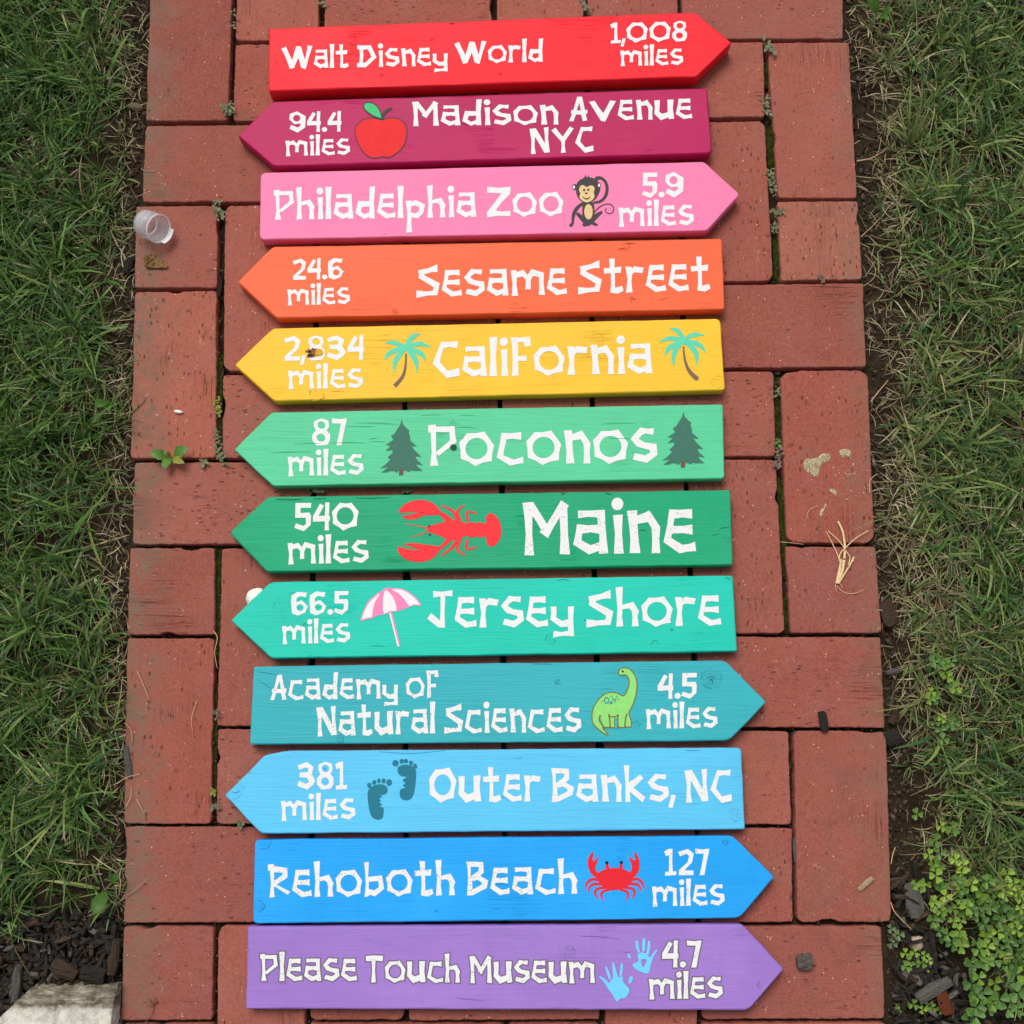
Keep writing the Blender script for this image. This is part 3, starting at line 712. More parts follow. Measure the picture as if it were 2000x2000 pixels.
M_RAW = plain('bare_knot_wood', srgb(150, 84, 22), 0.7, nscale=700, var=0.5); M_KNOTY = flat_paint('knot_yellow_paint', (206, 160, 20))
kh = paint('knot_hole', M_RAW, r, th + .0010, [(T('d1', [smooth_loop([(603,283),(620,290),(625,272),(645,280),(655,268),(672,276),(690,272),(700,292),(688,310),(672,335),(640,340),(615,335),(625,310),(608,300)])]), [])])
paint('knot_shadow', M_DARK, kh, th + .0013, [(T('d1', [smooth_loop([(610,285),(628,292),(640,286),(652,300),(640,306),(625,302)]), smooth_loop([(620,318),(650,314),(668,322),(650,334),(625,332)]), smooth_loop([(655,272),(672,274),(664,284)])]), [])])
paint('knot_paint', M_KNOTY, kh, th + .0012, [(T('d1', [circ(708,302,30,26)]), [])])
# 6 light green --------------------------------------------------------------------------------
r, th = sign('light_green', 'light green arrow sign with two painted pine trees',
    [(530.6,804.6),(1412.3,789.2),(1415.7,935.1),(533.2,949.5),(456.8,877.8)], False, 0.020, (0.092,0.57,0.295), [('d3',1722,185,0.004,0.9)], 1.5, 0.06, [4,4,7,4,3])
letters('light_green', 'distance_lettering', [('d3','87',655,918,348,346,203),('d3','miles',470,1045,580,568,186)])
letters('light_green', 'place_lettering', [('d4','Poconos',-229,1375,466,441,289)])
PINE = [(1332,150),(1342,190),(1368,216),(1390,235),(1383,252),(1395,280),(1395,310),(1447,355),(1405,352),(1430,385),(1482,435),(1435,430),(1450,460),(1493,497),(1440,490),(1455,510),(1490,540),(1420,540),(1400,535),(1390,548),(1365,540),(1340,530),(1310,535),(1290,555),(1280,543),(1250,540),(1215,552),(1178,552),(1230,510),(1168,522),(1210,490),(1245,455),(1225,437),(1260,405),(1262,382),(1210,388),(1250,350),(1210,345),(1268,305),(1250,275),(1275,262),(1290,238),(1320,190)]
PTR = [(1312,528),(1347,528),(1341,571),(1310,571)]
def pine(dx, dy, parent, z):
    mv = lambda pl: [(px('d3', x, y)[0] + dx, px('d3', x, y)[1] + dy) for x, y in pl]
    p = paint('painted_pine', M_PINE, parent, z, [([mv(PINE)], [])])
    paint('pine_trunk', M_BARK, p, z + .0003, [([mv(PTR)], [])])
pine(0, 0, r, th + .0004)
ax, ay = px('d3', 1332, 150); bx, by = px('d4', 1557, 85); pine(bx - ax, by - ay, r, th + .0004)
kh = paint('knot_hole', flat_paint('dark_green_hole', (12, 78, 44)), r, th + .0009, [(T('d3', [circ(1722,362,25,24)]), [])])
# 7 dark green ---------------------------------------------------------------------------------
r, th = sign('dark_green', 'dark green arrow sign with a painted red lobster',
    [(524,969.9),(1427,956.3),(1431.9,1103.6),(521.1,1117),(447.1,1040.2)], False, 0.020, (0.006,0.35,0.165), [('d6',1100,368,0.006,0.6),('d6',1830,440,0.005,0.8)], 1.2, 0.07, [6,3,3,5,7])
letters('dark_green', 'distance_lettering', [('d5','540',473,915,341,334,192),('d5','miles',427,985,570,558,186)])
letters('dark_green', 'place_lettering', [('d6','Maine',272,1583,556,540,400)], M_WHITE2)
lob = [smooth_loop(p, 3) for p in (
    [(1190,215),(1215,170),(1270,138),(1340,127),(1405,140),(1450,170),(1480,205),(1530,235),(1565,272),(1540,290),(1505,270),(1470,232),(1420,235),(1365,235),(1345,245),(1290,262),(1240,258),(1210,238),(1262,230),(1322,210),(1262,212)],
    [(1183,450),(1195,500),(1250,540),(1320,555),(1390,545),(1440,515),(1475,470),(1530,430),(1552,398),(1520,392),(1475,442),(1420,440),(1345,430),(1290,423),(1220,433),(1280,450),(1327,472),(1265,466),(1212,455)],
    [(1385,310),(1420,300),(1480,285),(1540,268),(1600,268),(1650,287),(1680,280),(1720,284),(1755,282),(1788,290),(1788,250),(1805,225),(1830,220),(1865,248),(1885,285),(1893,330),(1888,385),(1858,432),(1825,449),(1796,432),(1786,380),(1750,386),(1720,380),(1685,388),(1650,375),(1600,398),(1540,402),(1470,375),(1395,345),(1380,328)])]
for s in ([(1390,322,7),(1300,302,5),(1230,292,3)],[(1390,345,8),(1330,368,6),(1268,383,3)],[(1592,272,20),(1560,205,20),(1480,164,8)],[(1612,268,20),(1592,205,18),(1642,162,8)],[(1666,274,18),(1658,212,16),(1727,219,9)],
          [(1592,398,20),(1555,455,20),(1478,513,8)],[(1618,392,20),(1590,465,18),(1648,511,8)],[(1662,402,18),(1655,465,16),(1728,450,9)]): lob += ribbon(s)
lb = paint('painted_lobster', M_LOB, r, th + .0004, [(T('d5', lob), [])])
for e_ in (circ(1400,308,9,7), circ(1403,366,9,7)): paint('lobster_eye', M_CHAR, lb, th + .0007, [(T('d5', [e_]), [])])
# 8 turquoise ----------------------------------------------------------------------------------
r, th = sign('turquoise', 'turquoise green arrow sign with a pink striped beach umbrella',
    [(528,1136.7),(1431.7,1123.4),(1440.3,1272.3),(529.3,1286),(450.4,1211.7)], False, 0.020, (0.010,0.55,0.42), [('d7',500,345,0.024,0.35),('d8',615,488,0.006,0.8),('d8',1450,420,0.001,0.9)], 0.9, 0.05, [8,5,4,7,3])
letters('turquoise', 'distance_lettering', [('d7','66.5',497,930,354,347,177),('d7','miles',427,943,572,559,174)])
letters('turquoise', 'place_lettering', [('d8','Jersey',-231,777,409,402,255),('d8','Shore',862,1788,402,393,252)])
um = smooth_loop([(1022,395),(1040,330),(1080,250),(1140,195),(1190,165),(1210,148),(1255,150),(1330,155),(1400,190),(1450,235),(1476,280),(1425,280),(1385,292),(1340,310),(1290,325),(1245,330),(1195,348),(1150,354),(1112,374),(1065,384)])
u_ = paint('painted_umbrella', M_UMB, r, th + .0004, [(T('d7', [um] + ribbon([(1244,330,22),(1280,465,22),(1310,592,20)], 4)), [])])
paint('pale_stripe', M_PALE, u_, th + .0007, [(T('d7', [smooth_loop([(1032,385),(1050,325),(1092,252),(1165,190),(1130,255),(1112,320),(1106,366),(1065,375)]), smooth_loop([(1196,340),(1190,255),(1197,190),(1213,165),(1245,190),(1275,240),(1292,316),(1245,322)]), smooth_loop([(1258,160),(1330,162),(1393,195),(1440,238),(1465,275),(1425,272),(1390,285),(1355,240),(1310,190)])] + ribbon([(1243,335,10),(1275,465,10),(1306,588,12)], 4)), [])])
# 9 teal ---------------------------------------------------------------------------------------
r, th = sign('teal', 'teal arrow sign with a painted green dinosaur, pointing right',
    [(495,1301),(1416.2,1289.8),(1498,1371.5),(1424.4,1447),(487.5,1454.4)], True, 0.020, (0.034,0.41,0.47), [('e2',1495,205,0.012,0.7),('e2',400,230,0.003,0.7),('e1',720,650,0.004,0.6),('e2',960,535,0.004,0.5)], 1.6, 0.05, [2,8,2,8,2])
letters('teal', 'place_lettering', [('e1','Academy',215,1142,362,352,185),('e1','of',1198,1437,348,344,187),('e1','Natural',548,1413,627,603,215),('e1','Sciences',1478,2473,602,596,216)], M_WHITE2)
letters('teal', 'distance_lettering', [('e2','4.5',1110,1390,348,342,182),('e2','miles',1025,1537,560,553,178)], M_WHITE2)
dn = smooth_loop([(825,155),(845,128),(885,122),(925,140),(955,185),(967,235),(963,300),(945,370),(917,430),(910,448),(924,500),(927,538),(910,552),(880,549),(872,554),(835,554),(824,548),(800,556),(770,554),(725,555),(748,580),(760,608),(720,592),(675,556),(645,520),(638,480),(645,420),(670,370),(715,320),(765,297),(820,300),(865,320),(890,280),(903,230),(893,192),(872,181),(840,182)], 4)
d_ = paint('painted_dinosaur', M_OLIVE, r, th + .0004, [(T('e2', [dn]), [])])
paint('dinosaur_skin', M_DINO, d_, th + .0007, [(T('e2', [offset(dn, -8.5)]), [])])
for s in ([(702,462,12),(696,500,12),(733,556,11)],[(762,452,11),(769,500,10),(772,552,10)],[(762,468,9),(795,474,8),(832,462,9)],[(826,458,11),(826,505,10),(828,552,10)],[(804,476,6),(802,550,6)],[(890,450,9),(880,500,10),(876,552,10)],[(845,178,3),(870,178,4),(888,170,3)]): paint('leg_outline' if s[0][1] > 300 else 'smile', M_OLIVE, d_, th + .0010, [(T('e2', ribbon(s, 4)), [])])
paint('dinosaur_gap', signs['teal'][2], d_, th + .0009, [(T('e2', [[(806,484),(822,482),(822,556),(806,558)], [(708,480),(700,500),(722,545),(714,510)]]), [])])
paint('dinosaur_spot', M_SPOT, d_, th + .0010, [(T('e2', [circ(747,357,20,24)]), T('e2', [circ(747,357,13,16)])), (T('e2', ribbon([(790,335,6),(792,352,8),(806,358,8),(812,342,6)], 3) + [circ(780,327,6,4), circ(820,330,4,6), circ(829,350,5,4), circ(806,372,5,4), circ(779,374,11,10), circ(716,362,4,6), circ(765,383,4,4)]), [])])
paint('dinosaur_eye', M_DARK, d_, th + .0010, [(T('e2', [circ(862,151,8)]), [])])
# 10 sky blue ----------------------------------------------------------------------------------
r, th = sign('sky_blue', 'pale sky blue arrow sign with two dark bare footprints',
    [(517,1475),(560,1466.5),(1448,1460),(1455.7,1620),(510.2,1628.6),(439,1553.5)], False, 0.020, (0.10,0.53,0.84), [('e4',1810,500,0.007,0.5),('e3',110,360,0.01,0.5),('e4',260,380,0.004,0.4)], 1.5, 0.04, [7,10,8,4,6,4])
letters('sky_blue', 'distance_lettering', [('e3','381',580,960,356,352,208),('e3','miles',458,1022,592,580,190)])
letters('sky_blue', 'place_lettering', [('e4','Outer',-288,478,411,405,228),('e4','Banks,',550,1397,409,408,228),('e4','NC',1465,1790,415,408,226)])
fl = smooth_loop([(1113,380),(1130,345),(1180,318),(1235,320),(1262,345),(1258,380),(1225,397),(1185,393),(1222,405),(1200,425),(1215,440),(1200,450),(1222,472),(1195,485),(1230,492),(1233,530),(1225,570),(1195,583),(1160,575),(1135,545),(1122,490),(1115,440)], 3)
fr = smooth_loop([(1338,205),(1350,180),(1400,168),(1450,180),(1478,215),(1475,300),(1465,370),(1445,420),(1405,438),(1368,425),(1355,390),(1362,355),(1398,342),(1378,325),(1398,305),(1375,285),(1405,262),(1370,255),(1345,235)], 3)
for body, toes in ((fl, [circ(1125,324,16,20), circ(1162,302,15,19,rot=.5), circ(1198,289,14,17), circ(1234,290,15,20), circ(1275,303,22,26)]), (fr, [circ(1323,157,24,24), circ(1370,143,17,18), circ(1402,141,16,17), circ(1440,155,15,18), circ(1472,178,14,20,rot=-.4)])):
    f_ = paint('painted_footprint', M_FOOT, r, th + .0004, [(T('e3', [body]), [])])
    for tp in toes: paint('toe', M_FOOT, f_, th + .0004, [(T('e3', [tp]), [])])
# 11 blue --------------------------------------------------------------------------------------
r, th = sign('blue', 'strong blue arrow sign with a painted red crab',
    [(497.2,1639.8),(1431.2,1632),(1513.2,1713),(1445.4,1793.6),(493.7,1804.3)], True, 0.020, (0.012,0.35,0.86), [('e5',135,95,0.008,0.7),('e5',97,572,0.006,0.8),('e6',1535,92,0.003,0.9),('e5',1420,595,0.003,0.7)], 0.9, 0.08, [9,7,3,10,8], streaks=0.10)
letters('blue', 'place_lettering', [('e5','Rehoboth',163,1550,503,488,245),('e5','Beach',1632,2455,488,477,245)], M_WHITE2)
letters('blue', 'distance_lettering', [('e6','127',1115,1425,314,313,181),('e6','miles',1030,1530,528,521,174)], M_WHITE2)
cb = [smooth_loop(p, 3) for p in ([(655,310),(690,280),(740,266),(810,266),(860,283),(892,310),(902,345),(872,385),(827,408),(785,416),(745,416),(700,397),(665,360)],
    [(665,338),(620,310),(597,270),(590,220),(602,180),(630,153),(623,205),(635,216),(663,182),(655,225),(643,260),(652,290),(690,315)], [(880,338),(925,310),(945,265),(945,215),(930,175),(903,155),(918,200),(905,211),(872,182),(885,225),(893,265),(880,293),(855,318)])]
for s in ([(727,272,26),(722,240,22)],[(815,272,24),(820,240,22)],[(670,348,18),(620,342,20),(585,368,16),(572,416,4)],[(682,375,18),(630,376,18),(600,400,14),(592,432,4)],[(712,398,18),(655,408,18),(640,440,16),(670,478,4)],[(742,412,16),(695,426,18),(682,455,15),(705,490,4)],
          [(880,348,18),(930,340,20),(966,370,16),(978,416,4)],[(870,373,18),(925,376,18),(948,398,14),(955,426,4)],[(840,397,18),(898,408,18),(912,440,16),(890,476,4)],[(812,412,16),(855,426,18),(868,452,15),(848,488,4)]): cb += ribbon(s)
c_ = paint('painted_crab', M_CRAB, r, th + .0004, [(T('e6', cb), [])])
for e_ in (circ(721,229,11,12), circ(820,227,11,12)): paint('crab_eye', M_DARK, c_, th + .0007, [(T('e6', [e_]), [])])
# 12 purple ------------------------------------------------------------------------------------
r, th = sign('purple', 'purple arrow sign with two pale blue handprints, lowest of the row',
    [(483,1809.4),(1451,1805),(1532.2,1892.9),(1462.6,1974),(479.4,1971.7)], True, 0.021, (0.325,0.182,0.56), [('e8',455,240,0.006,0.7),('e8',1740,460,0.003,0.8)], 0.8, 0.07, [4,9,2,10,3], streaks=0.16, arris=0.0032)
wp = [('e7','Please',142,845,468,469,197),('e7','Touch',908,1593,478,480,195),('e7','Museum',1660,2571,482,484,197)]
wd = [('e8','4.7',1080,1347,344,343,182),('e8','miles',990,1490,558,551,174)]
pcs = []
for w in wp + wd: pcs += word(*w, grow=2.3)
allsol = [p for s, h in pcs for p in s]
paint('lettering_edge', M_HALO, r, th + .0003, [(allsol, [p for s_, h_ in pcs for p in h_])])
letters('purple', 'place_lettering', wp, M_WHITE2, 0.0006); letters('purple', 'distance_lettering', wd, M_WHITE2, 0.0006)
h1 = [smooth_loop([(712,470),(742,425),(760,400),(790,410),(812,405),(818,440),(842,470),(858,490),(852,522),(830,548),(800,552),(778,573),(762,555),(742,520)], 3)]
for s in ([(728,478,30),(692,432,20),(659,405,10)],[(768,412,34),(758,360,22),(750,310,12)]): h1 += ribbon(s, 4)
h1 += ribbon([(732,426,12),(718,385,18),(702,340,12)], 4) + ribbon([(800,402,12),(806,360,18),(809,316,12)], 4) + [circ(868,427,12,27,rot=.35)]
h2 = [smooth_loop([(881,322),(922,300),(914,262),(935,243),(976,250),(990,272),(1018,280),(1002,330),(990,380),(950,378),(905,355)], 3)]
h2 += ribbon([(925,242,14),(914,205,20),(909,162,14)], 4) + ribbon([(955,236,14),(957,190,22),(960,146,14)], 4) + ribbon([(982,255,16),(990,210,20),(993,165,12)], 4) + ribbon([(1006,282,18),(1028,248,14),(1046,224,9)], 4) + [circ(858,267,9,18,rot=-.45)]
paint('painted_handprint', M_HAND, r, th + .0006, [(T('e8', h1), [])])
paint('painted_handprint', M_HAND, r, th + .0006, [(T('e8', h2), T('e8', [smooth_loop([(940,292),(976,290),(966,325),(948,340)], 3)]))])

# wood checks, nail holes and scuffs on the painted faces
def scuff(key, crop, runs, rgb, name='crack'):
    r, th, _ = signs[key]; m = bpy.data.materials.get(key + '_crack_paint') or flat_paint(key + '_crack_paint', rgb)
    for pts in runs: paint(name, m, r, th + .00055, [(T(crop, ribbon([(a, b, max(1.2, w * .7)) for a, b, w in pts], 4)), [])])
scuff('light_green', 'd3', [[(345,404,2),(480,398,5),(640,394,2)],[(520,340,2),(640,330,4),(720,336,2)],[(800,330,2),(930,326,5),(1060,330,2)],[(980,176,2),(1130,178,5),(1305,188,2)],[(910,204,2),(1040,206,4),(1130,205,2)],[(1090,320,2),(1150,318,4),(1215,322,2)],[(1480,122,2),(1560,116,4),(1620,118,2)],[(1740,215,2),(1830,210,5),(1905,222,2)],[(1765,120,2),(1830,118,4),(1885,124,2)],[(1085,300,2),(1120,296,6),(1150,290,2)]], (52,150,102))
scuff('light_green', 'd4', [[(985,172,2),(1090,166,4),(1215,168,2)],[(1030,272,2),(1140,274,5),(1190,272,2)],[(1815,58,6),(1822,66,6)],[(1822,130,5),(1828,136,5)]], (52,150,102))
scuff('dark_green', 'd5', [[(345,122,4),(440,126,8),(530,122,4)],[(600,118,3),(640,120,8),(690,116,3)],[(900,114,3),(1000,116,6),(1120,112,3)]], (8,96,56))
scuff('dark_green', 'd6', [[(560,82,4),(580,96,10),(598,86,3)],[(890,80,3),(915,92,10),(945,98,4)],[(1150,372,3),(1185,368,7),(1210,376,3)],[(1760,358,3),(1790,350,6),(1830,348,3)],[(1700,412,3),(1730,400,4),(1760,398,3)],[(1835,74,10),(1845,86,10)]], (10,98,58))
scuff('orange', 'c8', [[(1100,134,3),(1125,126,9),(1148,124,3)],[(1125,92,3),(1130,104,5)],[(1150,92,3),(1180,90,8),(1222,92,3)],[(1285,352,5),(1288,362,5)],[(1330,480,2),(1345,474,4)],[(1380,488,2),(1420,478,3),(1460,466,2)],[(1195,470,3),(1205,478,7),(1222,486,3)]], (176,52,18))
scuff('yellow', 'd1', [[(800,596,2),(850,593,5),(900,594,2)],[(642,588,3),(640,604,5)],[(650,668,3),(690,662,8),(760,640,4)]], (214,152,12))
scuff('turquoise', 'd7', [[(1090,588,2),(1150,584,5),(1205,590,2)],[(640,652,6),(646,660,6)],[(328,450,5),(334,456,5)],[(580,424,4),(602,418,7),(612,424,3)],[(1150,280,2),(1250,300,3),(1330,296,2)]], (10,122,100))
scuff('turquoise', 'd8', [[(1300,530,2),(1330,492,4),(1362,520,2)],[(1425,345,3),(1440,352,6)],[(655,84,3),(700,76,5),(748,84,3)],[(1815,72,4),(1830,66,6),(1850,78,4)],[(845,352,8),(858,358,8)],[(362,158,5),(368,164,5)]], (12,130,106))
scuff('teal', 'e2', [[(1470,196,3),(1500,186,6),(1520,205,3)],[(1480,215,4),(1496,208,12),(1500,236,4)],[(1465,242,3),(1475,236,5)],[(395,228,5),(400,236,5)],[(215,98,3),(300,97,5),(365,98,3)]], (20,98,112))
scuff('teal', 'e1', [[(120,156,2),(200,166,4),(280,180,2)],[(120,210,2),(180,250,4),(260,300,2)],[(1090,100,3),(1120,94,7),(1145,102,3)],[(1380,104,3),(1410,92,7),(1440,98,3)]], (34,132,144))
scuff('sky_blue', 'e3', [[(90,372,3),(125,378,6),(148,362,3)],[(195,235,2),(225,225,4),(240,230,2)],[(785,210,3),(790,192,9),(800,205,3)],[(1200,70,3),(1450,82,5),(1700,60,3)]], (40,122,170))
scuff('sky_blue', 'e4', [[(320,112,2),(345,102,4)],[(212,370,8),(220,380,6)],[(1358,538,3),(1366,552,4)],[(1470,54,3),(1530,56,5),(1570,54,2)]], (40,122,170))
scuff('red', 'c1', [[(1455,176,4),(1480,178,8),(1500,174,4)],[(174,582,4),(186,590,5)],[(1832,556,4),(1856,558,8)],[(700,330,2),(730,340,3),(775,336,2)]], (150,4,10))
scuff('purple', 'e8', [[(820,243,2),(840,240,4),(856,243,2)],[(375,634,3),(382,642,5)],[(530,132,2),(640,136,4),(790,150,2)]], (92,48,140))
scuff('purple', 'e7', [[(56,240,5),(62,250,6)],[(1560,590,2),(1640,600,4),(1760,610,2)]], (96,56,140))

# ------------------------------------------------------------------ grass, moss, mulch (stuff)
def attr_material(name, rough=0.5, spec=0.35, trans=0.0, bump=0.0):
    t = NT(name); a = t.node('ShaderNodeAttribute'); a.attribute_name = 'tint'
    t.done(a.outputs['Color'], rough, None, spec)
    if trans:
        t.b.inputs['Subsurface Weight'].default_value = 0.0
        tr = t.node('ShaderNodeBsdfTranslucent'); t.link(a.outputs['Color'], tr.inputs['Color'])
        mx = t.node('ShaderNodeMixShader'); mx.inputs[0].default_value = trans
        out = t.n['Material Output']
        t.link(t.b.outputs[0], mx.inputs[1]); t.link(tr.outputs[0], mx.inputs[2]); t.link(mx.outputs[0], out.inputs['Surface'])
    return t.m
M_GRASS = attr_material('grass_blades', 0.45, 0.26, 0.22)

GREENS = np.array([(0.056,0.124,0.026),(0.086,0.178,0.038),(0.132,0.230,0.054),(0.064,0.138,0.050),(0.196,0.262,0.072),(0.270,0.315,0.115)])
STRAWS = np.array([(0.52,0.43,0.24),(0.38,0.31,0.16),(0.62,0.54,0.34),(0.20,0.15,0.07)])
def vnoise(x, y, s, seed):
    return np.array([noise.noise((a * s, b * s, seed)) for a, b in zip(x, y)])
def blades(name, roots, az, L, Wd, tilt0, bend, col, tipcol, z0, sub=5, curl=None):
    """one mesh of grass blades from arrays"""
    n = len(roots); S = np.linspace(0, 1, sub)
    curl = np.zeros(n) if curl is None else curl
    # integrate along the blade
    pts = np.zeros((n, sub, 3)); pts[:, 0, :2] = roots; pts[:, 0, 2] = z0
    a = az.copy(); th_ = tilt0.copy()
    for k in range(1, sub):
        ds = L / (sub - 1)
        pts[:, k, 0] = pts[:, k - 1, 0] + np.cos(a) * np.sin(th_) * ds
        pts[:, k, 1] = pts[:, k - 1, 1] + np.sin(a) * np.sin(th_) * ds
        pts[:, k, 2] = np.maximum(pts[:, k - 1, 2] + np.cos(th_) * ds, -0.012)
        th_ = np.minimum(th_ + bend / (sub - 1), 2.2); a = a + curl / (sub - 1)
    tw = rng.uniform(-0.9, 0.9, n)
    side = np.stack([-np.sin(az), np.cos(az), np.sin(tw) * 0.8], 1); side /= np.linalg.norm(side, axis=1)[:, None]
    prof = np.interp(S, [0, 0.35, 0.8, 1.0], [0.75, 1.0, 0.72, 0.16])
    V = np.zeros((n, sub, 2, 3))
    w = (Wd[:, None] * prof[None, :])[:, :, None]
    V[:, :, 0] = pts + side[:, None, :] * w / 2; V[:, :, 1] = pts - side[:, None, :] * w / 2
    idx = np.arange(n * sub * 2).reshape(n, sub, 2)
    q = np.stack([idx[:, :-1, 0], idx[:, 1:, 0], idx[:, 1:, 1], idx[:, :-1, 1]], -1).reshape(-1, 4)
    me = bpy.data.meshes.new(name)
    me.vertices.add(n * sub * 2); me.vertices.foreach_set('co', V.reshape(-1))
    me.loops.add(q.size); me.loops.foreach_set('vertex_index', q.reshape(-1))
    me.polygons.add(len(q)); me.polygons.foreach_set('loop_start', np.arange(0, q.size, 4)); me.polygons.foreach_set('loop_total', np.full(len(q), 4))
    me.polygons.foreach_set('use_smooth', [True] * len(q))
    c = np.ones((n, sub, 2, 4)); mixf = np.clip((S - 0.78) / 0.22, 0, 1)[None, :, None]
    cc = col[:, None, :] * (1 - mixf) + tipcol[:, None, :] * mixf
    c[:, :, :, :3] = cc[:, :, None, :]
    at = me.color_attributes.new('tint', 'FLOAT_COLOR', 'POINT'); at.data.foreach_set('color', c.reshape(-1))
    me.materials.append(M_GRASS); me.update(); me.validate()
    o = bpy.data.objects.new(name, me); link(o); return o

LAWN_L = [(-300,262),(0,262),(120,248),(250,238),(400,240),(520,228),(640,236),(700,248),(850,246),(950,226),(1040,206),(1130,214),(1200,236),(1300,228),(1400,232),(1500,240),(1600,238),(1700,240),(1770,236),(1800,150),(1815,60),(1830,-300)]
LAWN_R = [(-300,1680),(0,1690),(60,1688),(110,1690),(180,1722),(320,1738),(420,1722),(540,1730),(640,1735),(760,1752),(830,1738),(900,1728),(1000,1738),(1100,1742),(1180,1760),(1300,1768),(1400,1780),(1500,1792),(1590,1822),(1680,1838),(1760,1852),(1830,1880),(1900,1930),(1960,2000),(2030,2150)]
def to_px(x, y):
    d0, d1 = x, y - cam.location.y
    ry_ = d1 * CT - H * ST; rz = -(d1 * ST + H * CT)
    rz = d1 * ST + H * CT
    return 1000 + F * d0 / rz, 1000 - F * ry_ / rz
def lawn(sideL, name, nt, outer=False):
    tab = LAWN_L if sideL else LAWN_R
    x = rng.uniform(-0.95, -0.42, nt) if sideL else rng.uniform(0.42, 0.95, nt)
    y = rng.uniform(-0.78, 0.95, nt)
    if outer:                                   # the lawn goes on beyond what the photograph frames
        x = rng.uniform(0.95, 1.9, nt) * (-1 if sideL else 1); y = rng.uniform(-0.9, 1.7, nt)
        far = rng.random(nt) < 0.3; x = np.where(far, np.sign(x) * rng.uniform(0.5, 0.95, nt), x); y = np.where(far, rng.uniform(0.95, 1.7, nt), y)
    u, v = to_px(x, y)
    ex = np.array([lerp_tab(tab, a) for a in v]); e = (ex - u) if sideL else (u - ex)
    cl = vnoise(x, y, 24, 1.5); big = vnoise(x, y, 8, 8.8); fine = vnoise(x, y, 60, 4.5)
    e = e + fine * 22
    dens = np.clip(0.22 + e / 70, 0, 1) * np.clip(0.78 + 0.55 * cl, 0.15, 1)
    keep = (e > 0) & (rng.random(nt) < dens)
    x, y, v, e, cl, big = (a[keep] for a in (x, y, v, e, cl, big)); m = len(x)
    edge = np.exp(-np.maximum(e, 0) / (50 if sideL else 95))
    k = rng.integers(5, 15, m)
    ti = np.repeat(np.arange(m), k); n = len(ti)
    dry = np.clip((0.06 if sideL else 0.20) + 0.46 * edge + (0.34 if sideL else 0.60) * np.clip(big, 0, 1) + 0.22 * rng.normal(0, 1, m) * 0.6, 0.02, 0.85)
    if not sideL: dry = np.where(v > 1450, dry * 0.45, dry)
    hue = (1.3 if sideL else 2.4) + 1.6 * edge + 1.7 * cl + rng.normal(0, 0.9, m)
    size = np.clip(rng.lognormal(0, 0.28, m), 0.5, 1.9) * np.clip(1 - 0.45 * edge, 0.45, 1) * (1 + 0.35 * cl)
    lean = rng.uniform(0, 6.283, m)
    isst = rng.random(n) < dry[ti]
    gi = np.clip(np.round(hue[ti] + rng.normal(0, 0.8, n)), 0, 5).astype(int)
    col = GREENS[gi] * rng.uniform(0.65, 1.3, (n, 1)); col[:, 0] *= rng.uniform(0.85, 1.15, n)
    col[isst] = STRAWS[rng.integers(0, 4, isst.sum())] * rng.uniform(0.55, 1.1, (isst.sum(), 1))
    cut = rng.random(n) < 0.25
    tip = np.where(cut[:, None], np.array([[0.46, 0.44, 0.28]]), col * 1.2)
    az = rng.uniform(0, 6.283, n); az = az + 0.55 * np.sin(lean[ti] - az)
    rad_ = rng.uniform(0.0005, 0.005, n)
    rx = x[ti] + np.cos(az) * rad_; ry = y[ti] + np.sin(az) * rad_
    L = np.clip(rng.normal(0.040, 0.015, n) * size[ti], 0.012, 0.10) * np.where(isst, 0.8, 1)
    W = np.clip(rng.normal(0.0023, 0.0008, n) * size[ti] ** 0.5, 0.0008, 0.0048) * np.where(isst, 0.55, 1)
    thin = rng.random(n) < 0.35; W = np.where(thin, W * 0.55, W)
    t0 = np.where(isst, rng.uniform(0.7, 1.5, n), rng.uniform(0.08, 1.0, n)); bd = rng.uniform(0.0, 1.5, n)
    return tag(blades(name, np.stack([rx, ry], 1), az, L, W, t0, bd, col, tip, np.full(n, -0.016), curl=rng.normal(0, 0.45, n)), kind='stuff')
lawn(True, 'grass', 6600)
lawn(False, 'grass', 6600)
lawn(True, 'grass', 6000, True)
lawn(False, 'grass', 6000, True)


